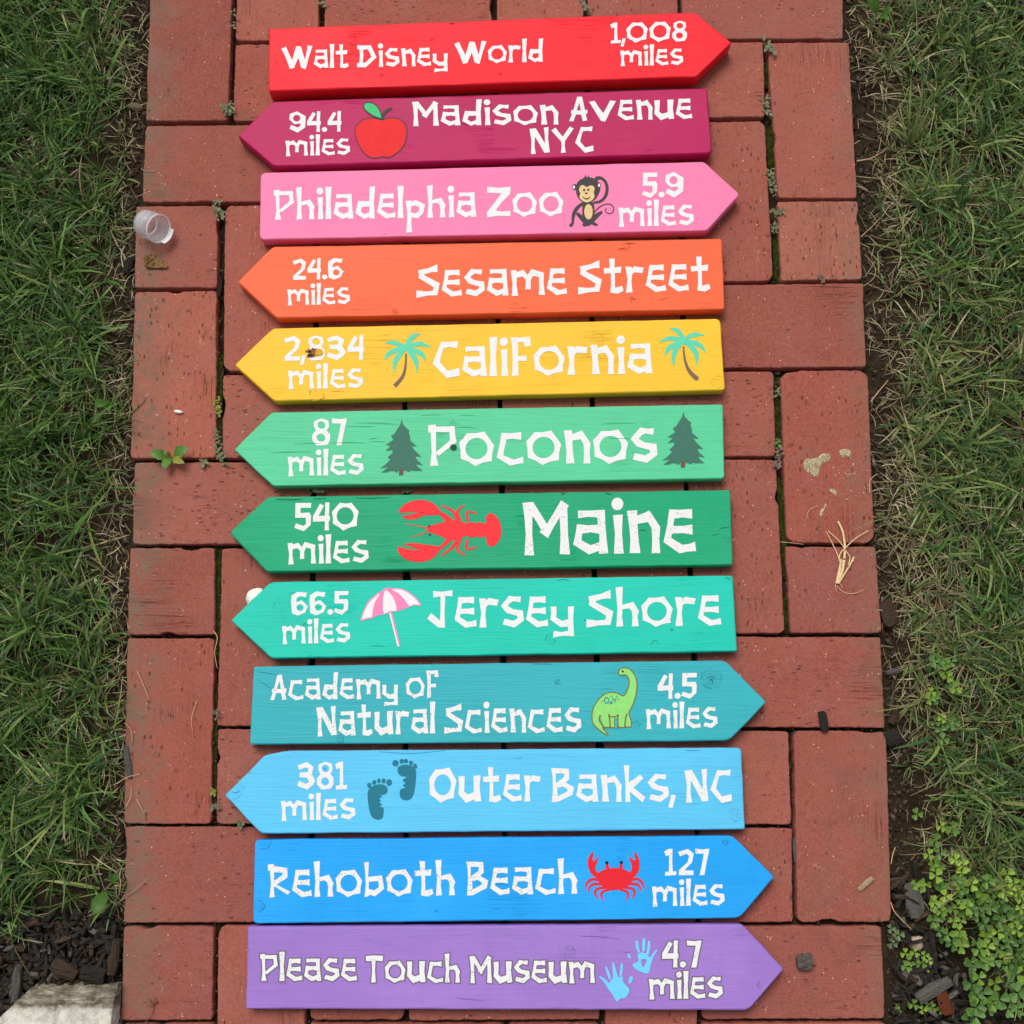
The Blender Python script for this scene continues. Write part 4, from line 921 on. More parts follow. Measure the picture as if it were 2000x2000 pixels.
# crumbs of soil and dry litter in the bare strips either side of the path
M_CRUMB = attr_material('soil_crumb', 0.95, 0.1)
V, Fc, C = [], [], []
rs = random.Random(77)
OCT = [(1,0,0),(-1,0,0),(0,1,0),(0,-1,0),(0,0,1),(0,0,-1)]; OF = [(0,2,4),(2,1,4),(1,3,4),(3,0,4),(2,0,5),(1,2,5),(3,1,5),(0,3,5)]
for k in range(5200):
    v_ = rs.uniform(-120, 2100); sd_ = rs.random() < 0.5
    if sd_: u_ = lerp_tab([(0,290),(250,283),(400,268),(900,255),(1250,246),(2000,236)], v_) - abs(rs.gauss(0, 26))
    else: u_ = lerp_tab([(0,1650),(400,1680),(1060,1712),(1440,1736),(2000,1734)], v_) + abs(rs.gauss(0, 48))
    p = P(u_, v_, -0.0145); sz = rs.choice((0.0008, 0.0011, 0.0015, 0.0024)) * rs.uniform(0.7, 1.3); b = len(V)
    a0 = rs.uniform(0, 6.28); el = rs.choice((1, 1.2, 1.6)); ca, sa = math.cos(a0), math.sin(a0)
    for o3 in OCT:
        kx, ky, kz = (q * sz * rs.uniform(0.7, 1.3) for q in o3); kx *= el
        V.append((p.x + kx * ca - ky * sa, p.y + kx * sa + ky * ca, p.z + kz * 0.8 + 0.004 * noise.noise((p.x * 24, p.y * 24, 0))))
    Fc += [tuple(b + i for i in f) for f in OF]
    c = rs.choice(((0.035,0.026,0.017),(0.05,0.038,0.025),(0.075,0.06,0.04),(0.025,0.02,0.014),(0.13,0.10,0.07))); C += [c] * 6
for k in range(3400):
    if rs.random() < 0.62:
        c_j = rs.choice((1, 1, 7, 7, 2, 3, 4, 5, 6)); v_ = rs.uniform(-100, 2100); u_ = colx(c_j, v_) + rs.gauss(0, 5)
    else:
        r_j = rs.randrange(-1, 11); u_ = rs.uniform(240, 1740); v_ = rowy(r_j, u_) + rs.gauss(0, 3)
    p = P(u_, v_, -0.010); sz = rs.choice((0.0008, 0.0011, 0.0016)) * rs.uniform(0.7, 1.3); b = len(V); zz = rs.uniform(-0.013, -0.006)
    V += [(p.x + q[0] * sz * rs.uniform(.7, 1.4), p.y + q[1] * sz * rs.uniform(.7, 1.4), zz + q[2] * sz) for q in OCT]; Fc += [tuple(b + i for i in f) for f in OF]
    c = rs.choice(((0.035,0.028,0.018),(0.06,0.05,0.03),(0.05,0.06,0.02),(0.11,0.09,0.065),(0.16,0.09,0.07))); C += [c] * 6
o = meshobj('soil_crumbs', V, Fc, M_CRUMB, origin=P(1000, 1000, 0), smooth=False)
at = o.data.color_attributes.new('tint', 'FLOAT_COLOR', 'POINT'); at.data.foreach_set('color', np.array([c + (1,) for c in C]).reshape(-1)); tag(o, kind='stuff')
n_ = 1500; vv = rng.uniform(-100, 1800, n_); left_ = rng.random(n_) < 0.5
uu = np.where(left_, [lerp_tab(LAWN_L, a) for a in vv] + rng.normal(6, 20, n_), [lerp_tab(LAWN_R, a) for a in vv] - rng.normal(6, 26, n_))
rt = np.array([P(a, b, -0.013)[:2] for a, b in zip(uu, vv)]); st = STRAWS[rng.integers(0, 4, n_)] * rng.uniform(0.5, 1.0, (n_, 1))
tag(blades('dry_litter', rt, rng.uniform(0, 6.28, n_), rng.uniform(0.008, 0.03, n_), rng.uniform(0.0006, 0.0014, n_), rng.uniform(1.2, 1.6, n_), rng.uniform(-0.1, 0.4, n_), st, st, np.full(n_, -0.012), curl=rng.normal(0, 0.8, n_)), kind='stuff')

# moss strips growing in the wider joints
M_MOSS = NT('joint_moss'); mv_ = M_MOSS.coords('Object'); mn_ = M_MOSS.noise(mv_, 150, 4, 0.7)
M_MOSS = M_MOSS.done(M_MOSS.ramp(mn_, [(0.3, srgb(28, 24, 14)), (0.5, srgb(40, 46, 14)), (0.75, srgb(62, 76, 18))]), 0.95, M_MOSS.bump(mn_, 1.0, 0.002), 0.1)
mvv, mff = [], []
def moss_strip(c, y0, y1, wpx=15, zt=-0.0085):
    n = int((y1 - y0) / 4); m = 6
    b = len(mvv)
    for i in range(n + 1):
        y = y0 + (y1 - y0) * i / n; x = colx(c, y)
        for j in range(m + 1):
            xx = x - wpx / 2 + wpx * j / m
            p = P(xx, y, zt); h = 0.0022 * noise.noise((p.x * 230, p.y * 230, 2)) + 0.0016 * noise.noise((p.x * 600, p.y * 600, 7))
            fade = min(1, i / 6, (n - i) / 6)
            mvv.append((p.x, p.y, zt + h - 0.004 * (1 - fade)))
    for i in range(n):
        for j in range(m):
            a = b + i * (m + 1) + j; mff.append((a, a + m + 1, a + m + 2, a + 1))
for a in ((1, 690, 900), (1, 1068, 1300), (1, 1330, 1600), (7, 120, 170), (7, 232, 330), (7, 440, 552), (7, 735, 870), (7, 930, 1130), (7, 1160, 1236), (2, 1100, 1130), (3, 940, 970)): moss_strip(*a)
tag(meshobj('moss', mvv, mff, M_MOSS, smooth=True), kind='stuff')

# ------------------------------------------------------------------ loose things
def chip_mesh(L, W, T_, seed, rough=0.12, n=7):
    """splintered piece of bark or stone: a slab with ragged ends and a ridged top"""
    rs = random.Random(seed); bm = bmesh.new(); bmesh.ops.create_cube(bm, size=1.0)
    bmesh.ops.subdivide_edges(bm, edges=bm.edges[:], cuts=n, use_grid_fill=True)
    for v in bm.verts:
        x, y, z = v.co
        k = 1 - 0.35 * abs(2 * x) ** 3 * rs.uniform(0.6, 1.1)
        q = Vector((x * 3 + seed, y * 3, z * 3))
        v.co = Vector((x * L * (1 + rough * noise.noise(q * 1.3)), y * W * k * (1 + 2 * rough * noise.noise(q + Vector((5, 0, 0)))), (z + 0.5) * T_ * (1 - 0.25 * (2 * y) ** 2) + (0 if z < 0 else rough * T_ * 1.6 * noise.noise(Vector((x * 2.5 + seed, y * 14, 1))))))
    V = [v.co.copy() for v in bm.verts]; bm.verts.index_update(); Fc = [[v.index for v in f.verts] for f in bm.faces]; bm.free()
    return V, Fc
def place(V, pos, rot, tilt=(0, 0)):
    R = Matrix.Rotation(rot, 3, 'Z') @ Matrix.Rotation(tilt[0], 3, 'X') @ Matrix.Rotation(tilt[1], 3, 'Y')
    return [R @ Vector(v) + Vector(pos) for v in V]
def bark_mat(name, rgb, k=1.0):
    t = NT(name); v = t.coords('Generated', scale=(1.2, 9, 2)); n = t.noise(v, 5, 5, 0.7, 0.8)
    c = srgb(*rgb)
    return t.done(t.ramp(n, [(0.3, tuple(x * 0.35 for x in c[:3]) + (1,)), (0.55, c), (0.75, tuple(min(1, x * 1.6) for x in c[:3]) + (1,))]), 0.9, t.bump(n, 0.8, 0.002), 0.15)
M_CHIP_DK = bark_mat('dark_bark', (52, 47, 43)); M_CHIP_GY = bark_mat('grey_weathered_wood', (100, 96, 92)); M_CHIP_BR = bark_mat('brown_bark', (74, 60, 48)); M_CHIP_TAN = bark_mat('tan_splinter', (190, 166, 132)); M_CHIP_RED = bark_mat('red_brown_bark', (112, 58, 38))
def chip(name, label, cat, u, v, Lp, Wp_, deg, mat, T_=0.006, z=0.0, tilt=(0, 0), group=None, seed=1):
    s = MPP
    V, Fc = chip_mesh(Lp * s, Wp_ * s, T_, seed)
    p = P(u, v, z)
    o = meshobj(name, place(V, p, rad(deg), tilt), Fc, mat, origin=p, smooth=False)
    return tag(o, label, cat, group)

# mulch beds: dark shredded bark in the two lower corners
mats_m = [M_CHIP_DK, M_CHIP_BR, M_CHIP_GY]
VV, FF, FM = [], [], []
def mulch_bed(poly, n, seed):
    rs = random.Random(seed); xs = [p[0] for p in poly]; ys = [p[1] for p in poly]; k = 0
    while k < n:
        u, v = rs.uniform(min(xs), max(xs)), rs.uniform(min(ys), max(ys))
        if not inside((u, v), poly): continue
        k += 1
        L = rs.choice((rs.uniform(0.006, 0.015), rs.uniform(0.006, 0.015), rs.uniform(0.014, 0.030))); W = min(L * 0.6, rs.uniform(0.0018, 0.0062))
        V, Fc = chip_mesh(L, W, rs.uniform(0.002, 0.006), rs.uniform(0, 90), 0.16, n=2)
        p = P(u, v, -0.014 + rs.uniform(0, 0.014))
        b = len(VV); VV.extend(place(V, p, rs.uniform(0, 6.3), (rs.uniform(-.6, .6), rs.uniform(-.5, .5)))); FF.extend([[b + i for i in f] for f in Fc])
        FM.extend([rs.choices((0, 1, 2), (9, 2, 1))[0]] * len(Fc))
mulch_bed([(-60, 1790), (120, 1775), (232, 1790), (230, 2080), (-60, 2080)], 1150, 3)
tag(meshobj('mulch', VV, FF, None, mats=mats_m, fmat=FM, origin=P(90, 1930, 0)), kind='stuff')
VV, FF, FM = [], [], []
mulch_bed([(1742, 1700), (1775, 1650), (1810, 1740), (1830, 1850), (1960, 1960), (2060, 2090), (1742, 2090)], 420, 4)
tag(meshobj('mulch', VV, FF, None, mats=mats_m, fmat=FM, origin=P(1830, 1930, 0)), kind='stuff')

# named chips, splinters and stones
SG = 'bark chips and stones beside the path'
chip('wood_chip', 'flat grey weathered wood chip standing out in the soil right of the path', 'wood chip', 1783, 1758, 62, 30, 96, M_CHIP_GY, 0.008, -0.006, group=SG, seed=2)
chip('wood_chip', 'long grey bark splinter lying in the lower right mulch', 'wood chip', 1822, 1932, 68, 22, 28, M_CHIP_GY, 0.008, 0.0, group=SG, seed=3)
chip('wood_chip', 'red brown curled bark piece in the lower right mulch', 'wood chip', 1843, 1958, 40, 22, 110, M_CHIP_RED, 0.006, 0.0, group=SG, seed=4)
chip('wood_chip', 'dark bark chip wedged in the joint above the tall brick at lower right', 'wood chip', 1607, 1409, 36, 16, 97, M_CHIP_DK, 0.006, 0.0004, (0, 0.05), group=SG, seed=5)
chip('wood_chip', 'small tan splinter lying alone on the lower right brick', 'wood chip', 1690, 1726, 34, 9, 38, M_CHIP_TAN, 0.003, 0.0, group=SG, seed=6)
chip('stone', 'small square dark grey stone on the brick beside the purple sign', 'stone', 1570, 1877, 29, 27, 8, plain('dark_stone', srgb(86, 76, 70), 0.85, nscale=260, var=0.45, bump=0.8), 0.010, 0.0, seed=7)
chip('wood_chip', 'brown wedge of wood in the soil beside the right brick edge', 'wood chip', 1733, 1197, 52, 26, 100, M_CHIP_BR, 0.008, -0.008, group=SG, seed=8)
chip('wood_chip', 'dark ridged bark chip at the end of the wide joint on the right', 'wood chip', 1742, 1441, 30, 28, 20, M_CHIP_DK, 0.009, -0.008, group=SG, seed=9)
chip('wood_chip', 'pointed brown chip leaning on the right brick edge above the wide joint', 'wood chip', 1744, 1402, 26, 14, 60, M_CHIP_BR, 0.008, -0.008, group=SG, seed=10)
chip('wood_chip', 'narrow dark chip lying in the soil by the right path edge', 'wood chip', 1743, 1312, 28, 10, 10, M_CHIP_GY, 0.006, -0.012, group=SG, seed=11)
chip('wood_chip', 'thin grey splinter wedged upright in the joint near the blue sign tip', 'wood chip', 1552, 1660, 42, 7, 92, M_CHIP_GY, 0.004, -0.006, group=SG, seed=12)
chip('wood_chip', 'thick brown bark block behind the pale rock', 'wood chip', 130, 1893, 50, 26, -24, M_CHIP_BR, 0.012, -0.004, group=SG, seed=13)
chip('wood_chip', 'blocky dark bark piece beside the brick edge behind the rock', 'wood chip', 186, 1902, 44, 32, -8, M_CHIP_DK, 0.014, -0.004, group=SG, seed=14)
chip('wood_chip', 'upright grey bark strip at the left end of the pale rock', 'wood chip', 36, 1920, 62, 14, 88, M_CHIP_GY, 0.010, 0.0, group=SG, seed=15)
chip('wood_chip', 'brown striped bark strip along the left brick edge above the rock', 'wood chip', 226, 1868, 62, 17, 84, M_CHIP_BR, 0.010, -0.004, group=SG, seed=16)
chip('wood_chip', 'dark grey chip stuck between bricks at the left edge under the cup', 'wood chip', 253, 522, 34, 18, 80, M_CHIP_DK, 0.010, -0.014, group=SG, seed=17)
chip('wood_chip', 'dark chip in the left joint beside the orange sign tip', 'wood chip', 430, 562, 46, 10, 88, M_CHIP_DK, 0.006, -0.012, group=SG, seed=18)
chip('wood_chip', 'curled grey bark edge leaning against the lower left brick', 'wood chip', 252, 1488, 60, 12, 102, M_CHIP_GY, 0.008, -0.006, group=SG, seed=19)
def pebble(name, label, u, v, rx, ry, rz, deg, rgb, z=-0.012, seed=0, var=0.2):
    bm = bmesh.new(); bmesh.ops.create_icosphere(bm, subdivisions=4, radius=1)
    for vt in bm.verts:
        q = vt.co.copy(); k = 1 + 0.20 * noise.noise(q * 1.4 + Vector((seed, 0, 0))) + 0.10 * noise.noise(q * 4 + Vector((seed, 3, 0))) + 0.03 * noise.noise(q * 11 + Vector((seed, 6, 0)))
        vt.co = Vector((q.x * rx * MPP, q.y * ry * MPP, q.z * rz)) * k
    p = P(u, v, z); bm.verts.index_update()
    V = place([x.co for x in bm.verts], p, rad(deg)); Fc = [[x.index for x in f.verts] for f in bm.faces]; bm.free()
    o = meshobj(name, V, Fc, plain(name + '_surface_%d' % seed, srgb(*rgb), 0.85, nscale=240, var=var, bump=0.5), origin=p, smooth=True)
    return tag(o, label, 'stone')
pebble('pebble', 'round pale pebble half sunk in the soil among the clover', 1790, 1843, 15, 14, 0.010, 20, (178, 160, 138), seed=1)
pebble('pebble', 'flat grey oval stone in the mulch at lower right', 1788, 1907, 26, 16, 0.008, -18, (112, 104, 94), seed=2)
pebble('pebble', 'small dull pebble in the mulch near the lower right brick', 1757, 1945, 15, 8, 0.006, 10, (104, 92, 86), seed=3)
pebble('pebble', 'oval brown stone in the soil gap near the top left brick', 265, 210, 16, 9, 0.006, -20, (112, 98, 74), seed=5)
pebble('pebble', 'lumpy white stone half hidden under the turquoise sign tip', 499, 1167, 19, 17, 0.009, 40, (236, 232, 224), z=0.004, seed=4, var=0.06)
pebble('pebble', 'tiny white crumb lying on the tall left brick', 348, 804, 8.5, 3.4, 0.0022, -8, (240, 234, 226), z=0.001, seed=6, var=0.05)

# the pale rock, lower left
M_ROCK = NT('pale_granite'); v = M_ROCK.coords('Object'); n1 = M_ROCK.noise(v, 60, 6, 0.7); n2 = M_ROCK.noise(v, 340, 3, 0.7)
geo = M_ROCK.node('ShaderNodeNewGeometry'); sp_ = M_ROCK.node('ShaderNodeSeparateXYZ'); M_ROCK.link(M_ROCK.coords('Object'), sp_.inputs[0])
pale = M_ROCK.ramp(n1, [(0.25, srgb(156, 150, 136)), (0.5, srgb(208, 204, 192)), (0.75, srgb(228, 227, 222))])
crust = M_ROCK.ramp(M_ROCK.noise(M_ROCK.coords('Object', scale=(1, 4, 1)), 55, 6, 0.75), [(0.32, srgb(60, 55, 46)), (0.5, srgb(120, 112, 96)), (0.70, srgb(184, 176, 158))])
fac = M_ROCK.math('ADD', sp_.outputs['Y'], M_ROCK.math('MULTIPLY', M_ROCK.math('SUBTRACT', n1, 0.5), 0.022))
rockc = M_ROCK.mix(M_ROCK.step(fac, 0.025, 0.034), pale, crust)
vo = M_ROCK.node('ShaderNodeTexVoronoi'); vo.inputs['Scale'].default_value = 300; M_ROCK.link(v, vo.inputs['Vector'])
spk = M_ROCK.math('MULTIPLY', M_ROCK.math('SUBTRACT', 1.0, M_ROCK.step(vo.outputs['Distance'], 0.12, 0.3)), M_ROCK.step(n2, 0.5, 0.6))
rockc = M_ROCK.mix(M_ROCK.math('MULTIPLY', spk, 0.55), rockc, srgb(96, 86, 70))
M_ROCK = M_ROCK.done(rockc, 0.85, M_ROCK.bump(M_ROCK.math('ADD', n1, M_ROCK.math('MULTIPLY', n2, 0.5)), 0.8, 0.004), 0.25)
rx0, rx1, ry0, ry1 = P(6, 1950, 0).x, P(235, 1950, 0).x, P(100, 2110, 0).y, P(100, 1921, 0).y
bm = bmesh.new(); bmesh.ops.create_cube(bm, size=2.0); bmesh.ops.subdivide_edges(bm, edges=bm.edges[:], cuts=40, use_grid_fill=True)
RC = Vector(((rx0 + rx1) / 2, (ry0 + ry1) / 2, 0)); hx, hy = (rx1 - rx0) / 2, (ry1 - ry0) / 2
for vt in bm.verts:
    q = vt.co.copy(); zt = (q.z + 1) / 2
    x, y = q.x, q.y
    if y > 0.2 and x < -0.3: x = max(x, -1 + 0.75 * (y - 0.2) ** 1.3) if x < -1 + 0.75 * max(0, y - 0.2) ** 1.3 else x
    top = 0.028 - 0.014 * max(0, y - 0.25) ** 1.2 - 0.006 * max(0, -x - 0.6)
    b = (1 - 0.05 * max(0, zt - 0.5))
    n_ = noise.noise(Vector((x * 2.2, y * 2.2, zt * 2 + 4))); n3 = noise.noise(Vector((x * 8, y * 8, zt * 8))) + 0.6 * noise.noise(Vector((x * 19, y * 19, zt * 15)))
    n4 = abs(noise.noise(Vector((x * 4.5, y * 4.5, zt * 3 + 11))))
    vt.co = Vector((RC.x + hx * (x * b) + (0.004 * n_ + 0.0022 * n3) * (1 if x < 0 else 0.4), RC.y + hy * y * b + 0.004 * n_ + 0.0022 * n3, -0.02 + zt * (top + 0.02) + (0.005 * n_ + 0.0028 * n3 - 0.008 * n4) * zt))
bm.verts.index_update()
tag(meshobj('rock', [x.co.copy() for x in bm.verts], [[x.index for x in f.verts] for f in bm.faces], M_ROCK, origin=(RC.x, RC.y, 0), smooth=True), 'pale rough rock with a grey crusted back edge at the lower left of the path', 'rock')
bm.free()

# clear plastic cup lying on its side at the left brick edge
def clear(name, clearness, white):
    t = NT(name); t.done(white, 0.14, None, 0.8)
    tr = t.node('ShaderNodeBsdfTransparent'); tr.inputs['Color'].default_value = (0.97, 0.975, 0.98, 1)
    lw = t.node('ShaderNodeLayerWeight'); lw.inputs['Blend'].default_value = 0.35
    k = t.math('SUBTRACT', clearness, t.math('MULTIPLY', lw.outputs['Facing'], 0.35), True)
    mx = t.node('ShaderNodeMixShader'); t.link(k, mx.inputs[0]); t.link(t.b.outputs[0], mx.inputs[1]); t.link(tr.outputs[0], mx.inputs[2])
    t.link(mx.outputs[0], t.n['Material Output'].inputs['Surface']); return t.m
M_CLEAR = clear('clear_plastic', 0.90, (0.86, 0.88, 0.92, 1)); M_RIM = clear('clear_plastic_rim', 0.45, (0.92, 0.92, 0.94, 1))
cup_loc = P(300, 440, 0.0)
cup = thing('plastic_cup', 'small clear plastic cup lying on its side at the left brick edge', 'cup', cup_loc)
axis_d = Vector((math.cos(rad(-30)) * math.cos(rad(27)), math.sin(rad(-30)) * math.cos(rad(27)), math.sin(rad(27)))).normalized()
upv = Vector((0, 0, 1)) - axis_d * axis_d.z; upv.normalize(); sdv = axis_d.cross(upv)
CR = 0.0182
def lathe(profile, base, n=40):
    V, Fc = [], []
    for (s, r) in profile:
        for k in range(n):
            a = 2 * math.pi * k / n; V.append(base + axis_d * s + upv * (math.cos(a) * r) + sdv * (math.sin(a) * r))
    for i in range(len(profile) - 1):
        for k in range(n):
            j = (k + 1) % n; Fc.append((i * n + k, i * n + j, (i + 1) * n + j, (i + 1) * n + k))
    return V, Fc
cb0 = P(286, 443, 0.0) + Vector((0, 0, CR * math.cos(rad(27)) - 0.004))
V, Fc = lathe([(0.002, 0.0006), (0.0018, CR * .84), (0.0006, CR * .93), (0.003, CR * .985), (0.030, CR), (0.030, CR - 0.0009), (0.004, CR * .985 - 0.0009), (0.0034, CR * .84), (0.0036, 0.0006)], cb0)
part('cup_wall', V, Fc, M_CLEAR, cup, smooth=True)
V, Fc = lathe([(0.0295, CR - 0.0012), (0.0295, CR + 0.0005), (0.0310, CR + 0.0005), (0.0310, CR - 0.0012), (0.0295, CR - 0.0012)], cb0)
part('rim', V, Fc, M_RIM, cup, smooth=False)
V, Fc = lathe([(0.010, CR * .62), (0.010, CR * .70), (0.0112, CR * .70), (0.0112, CR * .62), (0.010, CR * .62)], cb0)
part('inner_ring', V, Fc, M_RIM, cup)
V, Fc = [], []
for k in range(9):                                   # hinge tab left on the rim, on the side the cup lies on
    a = math.pi + (k - 4) * 0.16
    for (s_, r_) in ((0.031, CR), (0.0365, CR * 1.04), (0.0365, CR * 1.04 - 0.0007), (0.031, CR - 0.0007)):
        V.append(cb0 + axis_d * s_ + upv * (math.cos(a) * r_) + sdv * (math.sin(a) * r_))
for k in range(8):
    for m_ in range(4):
        n_ = (m_ + 1) % 4; Fc.append((k * 4 + m_, k * 4 + n_, (k + 1) * 4 + n_, (k + 1) * 4 + m_))
Fc += [(3, 2, 1, 0), (32, 33, 34, 35)]
part('tab', V, Fc, M_RIM, cup)

# leaves -----------------------------------------------------------------------------------
def leaf_mat(name, rgb, rough=0.5, trans=0.25):
    t = NT(name); v = t.coords('Object'); n = t.noise(v, 170, 4, 0.6); c = srgb(*rgb)
    col = t.ramp(n, [(0.3, tuple(x * 0.75 for x in c[:3]) + (1,)), (0.7, tuple(min(1, x * 1.2) for x in c[:3]) + (1,))])
    t.done(col, rough, t.bump(n, 0.3, 0.001), 0.35)
    tr = t.node('ShaderNodeBsdfTranslucent'); t.link(col, tr.inputs['Color']); mx = t.node('ShaderNodeMixShader'); mx.inputs[0].default_value = trans
    t.link(t.b.outputs[0], mx.inputs[1]); t.link(tr.outputs[0], mx.inputs[2]); t.link(mx.outputs[0], t.n['Material Output'].inputs['Surface'])
    return t.m
M_SEED = leaf_mat('seedling_leaf', (98, 142, 62)); M_SEEDY = leaf_mat('yellow_seedling_leaf', (150, 154, 70)); M_DOCK = leaf_mat('broad_weed_leaf', (70, 108, 36))
M_SPURGE = leaf_mat('spurge_leaf', (120, 124, 92), 0.7, 0.1); M_SPURGE2 = leaf_mat('reddish_weed_leaf', (120, 104, 88), 0.7, 0.1); M_DEAD = leaf_mat('dead_leaf', (132, 98, 60), 0.8, 0.1)
M_CLOVER = attr_material('clover_leaf', 0.5, 0.35, 0.25); M_STRAW = plain('dry_straw', srgb(224, 196, 146), 0.6, nscale=300, var=0.15); M_WISP = plain('dry_grass_wisp', srgb(206, 166, 130), 0.6)
def leaf_blade(base, tip, width, lift, droop=0.0, fold=0.18, n=7, shape=0.42, ser=0.0):
    """leaf surface between two world points, folded along the midrib"""
    d = tip - base; L = d.length; d /= L; s = Vector((-d.y, d.x, 0)).normalized(); V = []; Fc = []
    for i in range(n + 1):
        t = i / n; w = width * (math.sin(math.pi * min(1, t ** (math.log(0.5) / math.log(shape)))) ** 0.75 if 0 < t < 1 else 0.04)
        w *= 1 + ser * (1 if i % 2 else -1)
        c = base + d * (L * t) + Vector((0, 0, lift * math.sin(math.pi * t * 0.8) - droop * t * t))
        V += [c + s * w / 2 + Vector((0, 0, w * fold)), c, c - s * w / 2 + Vector((0, 0, w * fold))]
    for i in range(n):
        for j in range(2):
            a = i * 3 + j; Fc.append((a, a + 1, a + 4, a + 3))
    return V, Fc
sd = thing('seedling', 'green broad leaved seedling growing from the left brick joint', 'weed', P(334, 895, 0))
for (a, b, w, m) in (((330,893),(294,886),22,M_SEED),((333,894),(321,919),17,M_SEED),((340,892),(370,876),23,M_SEED),((334,892),(323,884),10,M_SEEDY),((336,896),(362,906),15,M_SEEDY)):
    V, Fc = leaf_blade(P(a[0], a[1], 0.004), P(b[0], b[1], 0.010), w * MPP, 0.006, ser=0.05); part('leaf', V, Fc, m, sd, smooth=True)
for (lab, base, leaves) in (('bright broad weed leaf at the grass edge in the top right corner', (1712, 22), [((1712,28),(1692,-8),26),((1720,30),(1742,22),18),((1716,34),(1735,44),14)]),
        ('rounded green plantain leaf at the lower end of the left lawn', (205, 1740), [((208,1742),(184,1786),26),((214,1722),(236,1708),16),((216,1626),(224,1618),14)]),
        ('small round green weed leaf at the edge of the left lawn', (205, 790), [((212,783),(193,797),22),((214,787),(216,806),14)])):
    t_ = thing('broadleaf_weed', lab, 'weed', P(base[0], base[1], -0.012), 'broad leaved weeds in the lawn')
    for (a, b, w) in leaves:
        V, Fc = leaf_blade(P(a[0], a[1], 0.012), P(b[0], b[1], 0.022), w * MPP, 0.006); part('leaf', V, Fc, M_DOCK, t_, smooth=True)

def joint_weed(label, spots, mat, seed, size=7.0, n=26, spread=7):
    rs = random.Random(seed)
    cu = sum(s[0] for s in spots) / len(spots); cv = sum(s[1] for s in spots) / len(spots)
    V, Fc = [], []
    for k in range(n):
        t = rs.random() * (len(spots) - 1); i = min(int(t), len(spots) - 2) if len(spots) > 1 else 0
        a = spots[i]; b = spots[min(i + 1, len(spots) - 1)]; f = t - i
        u = a[0] + (b[0] - a[0]) * f + rs.gauss(0, spread * .5); v = a[1] + (b[1] - a[1]) * f + rs.gauss(0, spread * .5)
        an = rs.uniform(0, 6.28); L = size * rs.uniform(0.7, 1.3); z = rs.uniform(-0.002, 0.005)
        v_, f_ = leaf_blade(P(u, v, z), P(u + L * math.cos(an), v + L * math.sin(an), z + rs.uniform(0, .002)), L * 0.62 * MPP, 0.001, n=4)
        bb = len(V); V += v_; Fc += [tuple(bb + j for j in q) for q in f_]
    o = meshobj('joint_weed', V, Fc, mat, origin=P(cu, cv, 0), smooth=True)
    return tag(o, label, 'weed', 'small weeds growing in the brick joints')
joint_weed('grey green creeping weed at the foot of the top left joint', [(444,214),(436,206),(448,222),(452,195)], M_SPURGE, 1, 8, 34)
joint_weed('sparse weed near the top of the top left joint', [(456,20),(455,55)], M_SPURGE, 2, 6, 14, 4)
joint_weed('grey green weed in the left joint just right of the plastic cup', [(421,398),(428,415),(432,428)], M_SPURGE, 3, 8, 30)
joint_weed('yellowish weed in the left joint above the seedling', [(418,778),(424,790),(428,812)], M_SEEDY, 4, 6, 36)
joint_weed('olive weed in the left joint to the right of the seedling', [(424,842),(424,862),(428,886),(430,896)], M_SPURGE, 5, 7, 52)
joint_weed('single sprig lying on the brick right of the seedling', [(394,900),(402,904)], M_SPURGE, 6, 8, 9, 4)
joint_weed('little sprig on the brick left of the light green sign', [(438,904),(444,910)], M_SPURGE, 7, 7, 9, 4)
joint_weed('leafy weed at the top of the right joint near the red sign tip', [(1496,84),(1508,96),(1500,92),(1512,100)], M_SPURGE, 8, 10, 24, 5)
joint_weed('weed half way down the right joint beside the magenta sign', [(1497,190),(1497,206),(1500,222)], M_SPURGE, 9, 8, 30, 5)
joint_weed('long strip of weed in the right joint beside the pink sign tip', [(1504,332),(1506,352),(1510,380)], M_SPURGE, 10, 6, 48, 6)
joint_weed('weed with a side shoot in the right joint below the pink tip', [(1505,412),(1530,414),(1512,420)], M_SPURGE, 11, 6, 34, 5)
joint_weed('short weed low in the right joint beside the orange sign', [(1511,432),(1513,455)], M_SPURGE, 12, 6, 26, 4)
joint_weed('dry sprig on the joint above the horizontal right brick', [(1600,540),(1606,552)], M_SPURGE2, 13, 6, 14, 5)
joint_weed('small rosette in the right joint beside the light green sign', [(1519,762),(1521,770)], M_SPURGE, 14, 7, 12, 4)
joint_weed('pale green sprout in the right joint beside the light green sign', [(1517,858),(1519,868)], M_SEED, 15, 7, 10, 3)
joint_weed('reddish weed in the right joint level with the gap below the pines', [(1520,878),(1526,886),(1514,908),(1518,916)], M_SPURGE2, 16, 9, 26, 5)
joint_weed('brownish weed in the left joint beside the teal sign', [(421,1388),(424,1402)], M_SPURGE2, 17, 6, 20, 5)
joint_weed('tiny yellow green sprout in the left joint above the sky blue tip', [(416,1542),(418,1550)], M_SEEDY, 18, 7, 10, 3)
joint_weed('weed at the crossing of joints left of the sky blue sign', [(412,1574),(424,1572),(420,1582)], M_SPURGE2, 19, 9, 18, 4)
joint_weed('small sprout in the joint under the sky blue sign tip', [(466,1606),(474,1612)], M_SPURGE, 20, 8, 12, 4)
joint_weed('weed showing between the light green and dark green signs on the left', [(604,958),(628,956)], M_SPURGE, 21, 9, 16, 4)
joint_weed('weed showing between the light green and dark green signs in the middle', [(790,950),(796,962)], M_SPURGE2, 22, 7, 22, 5)
joint_weed('weed at the top edge above the red sign', [(1140,2),(1144,22)], M_SPURGE, 23, 8, 18, 4)
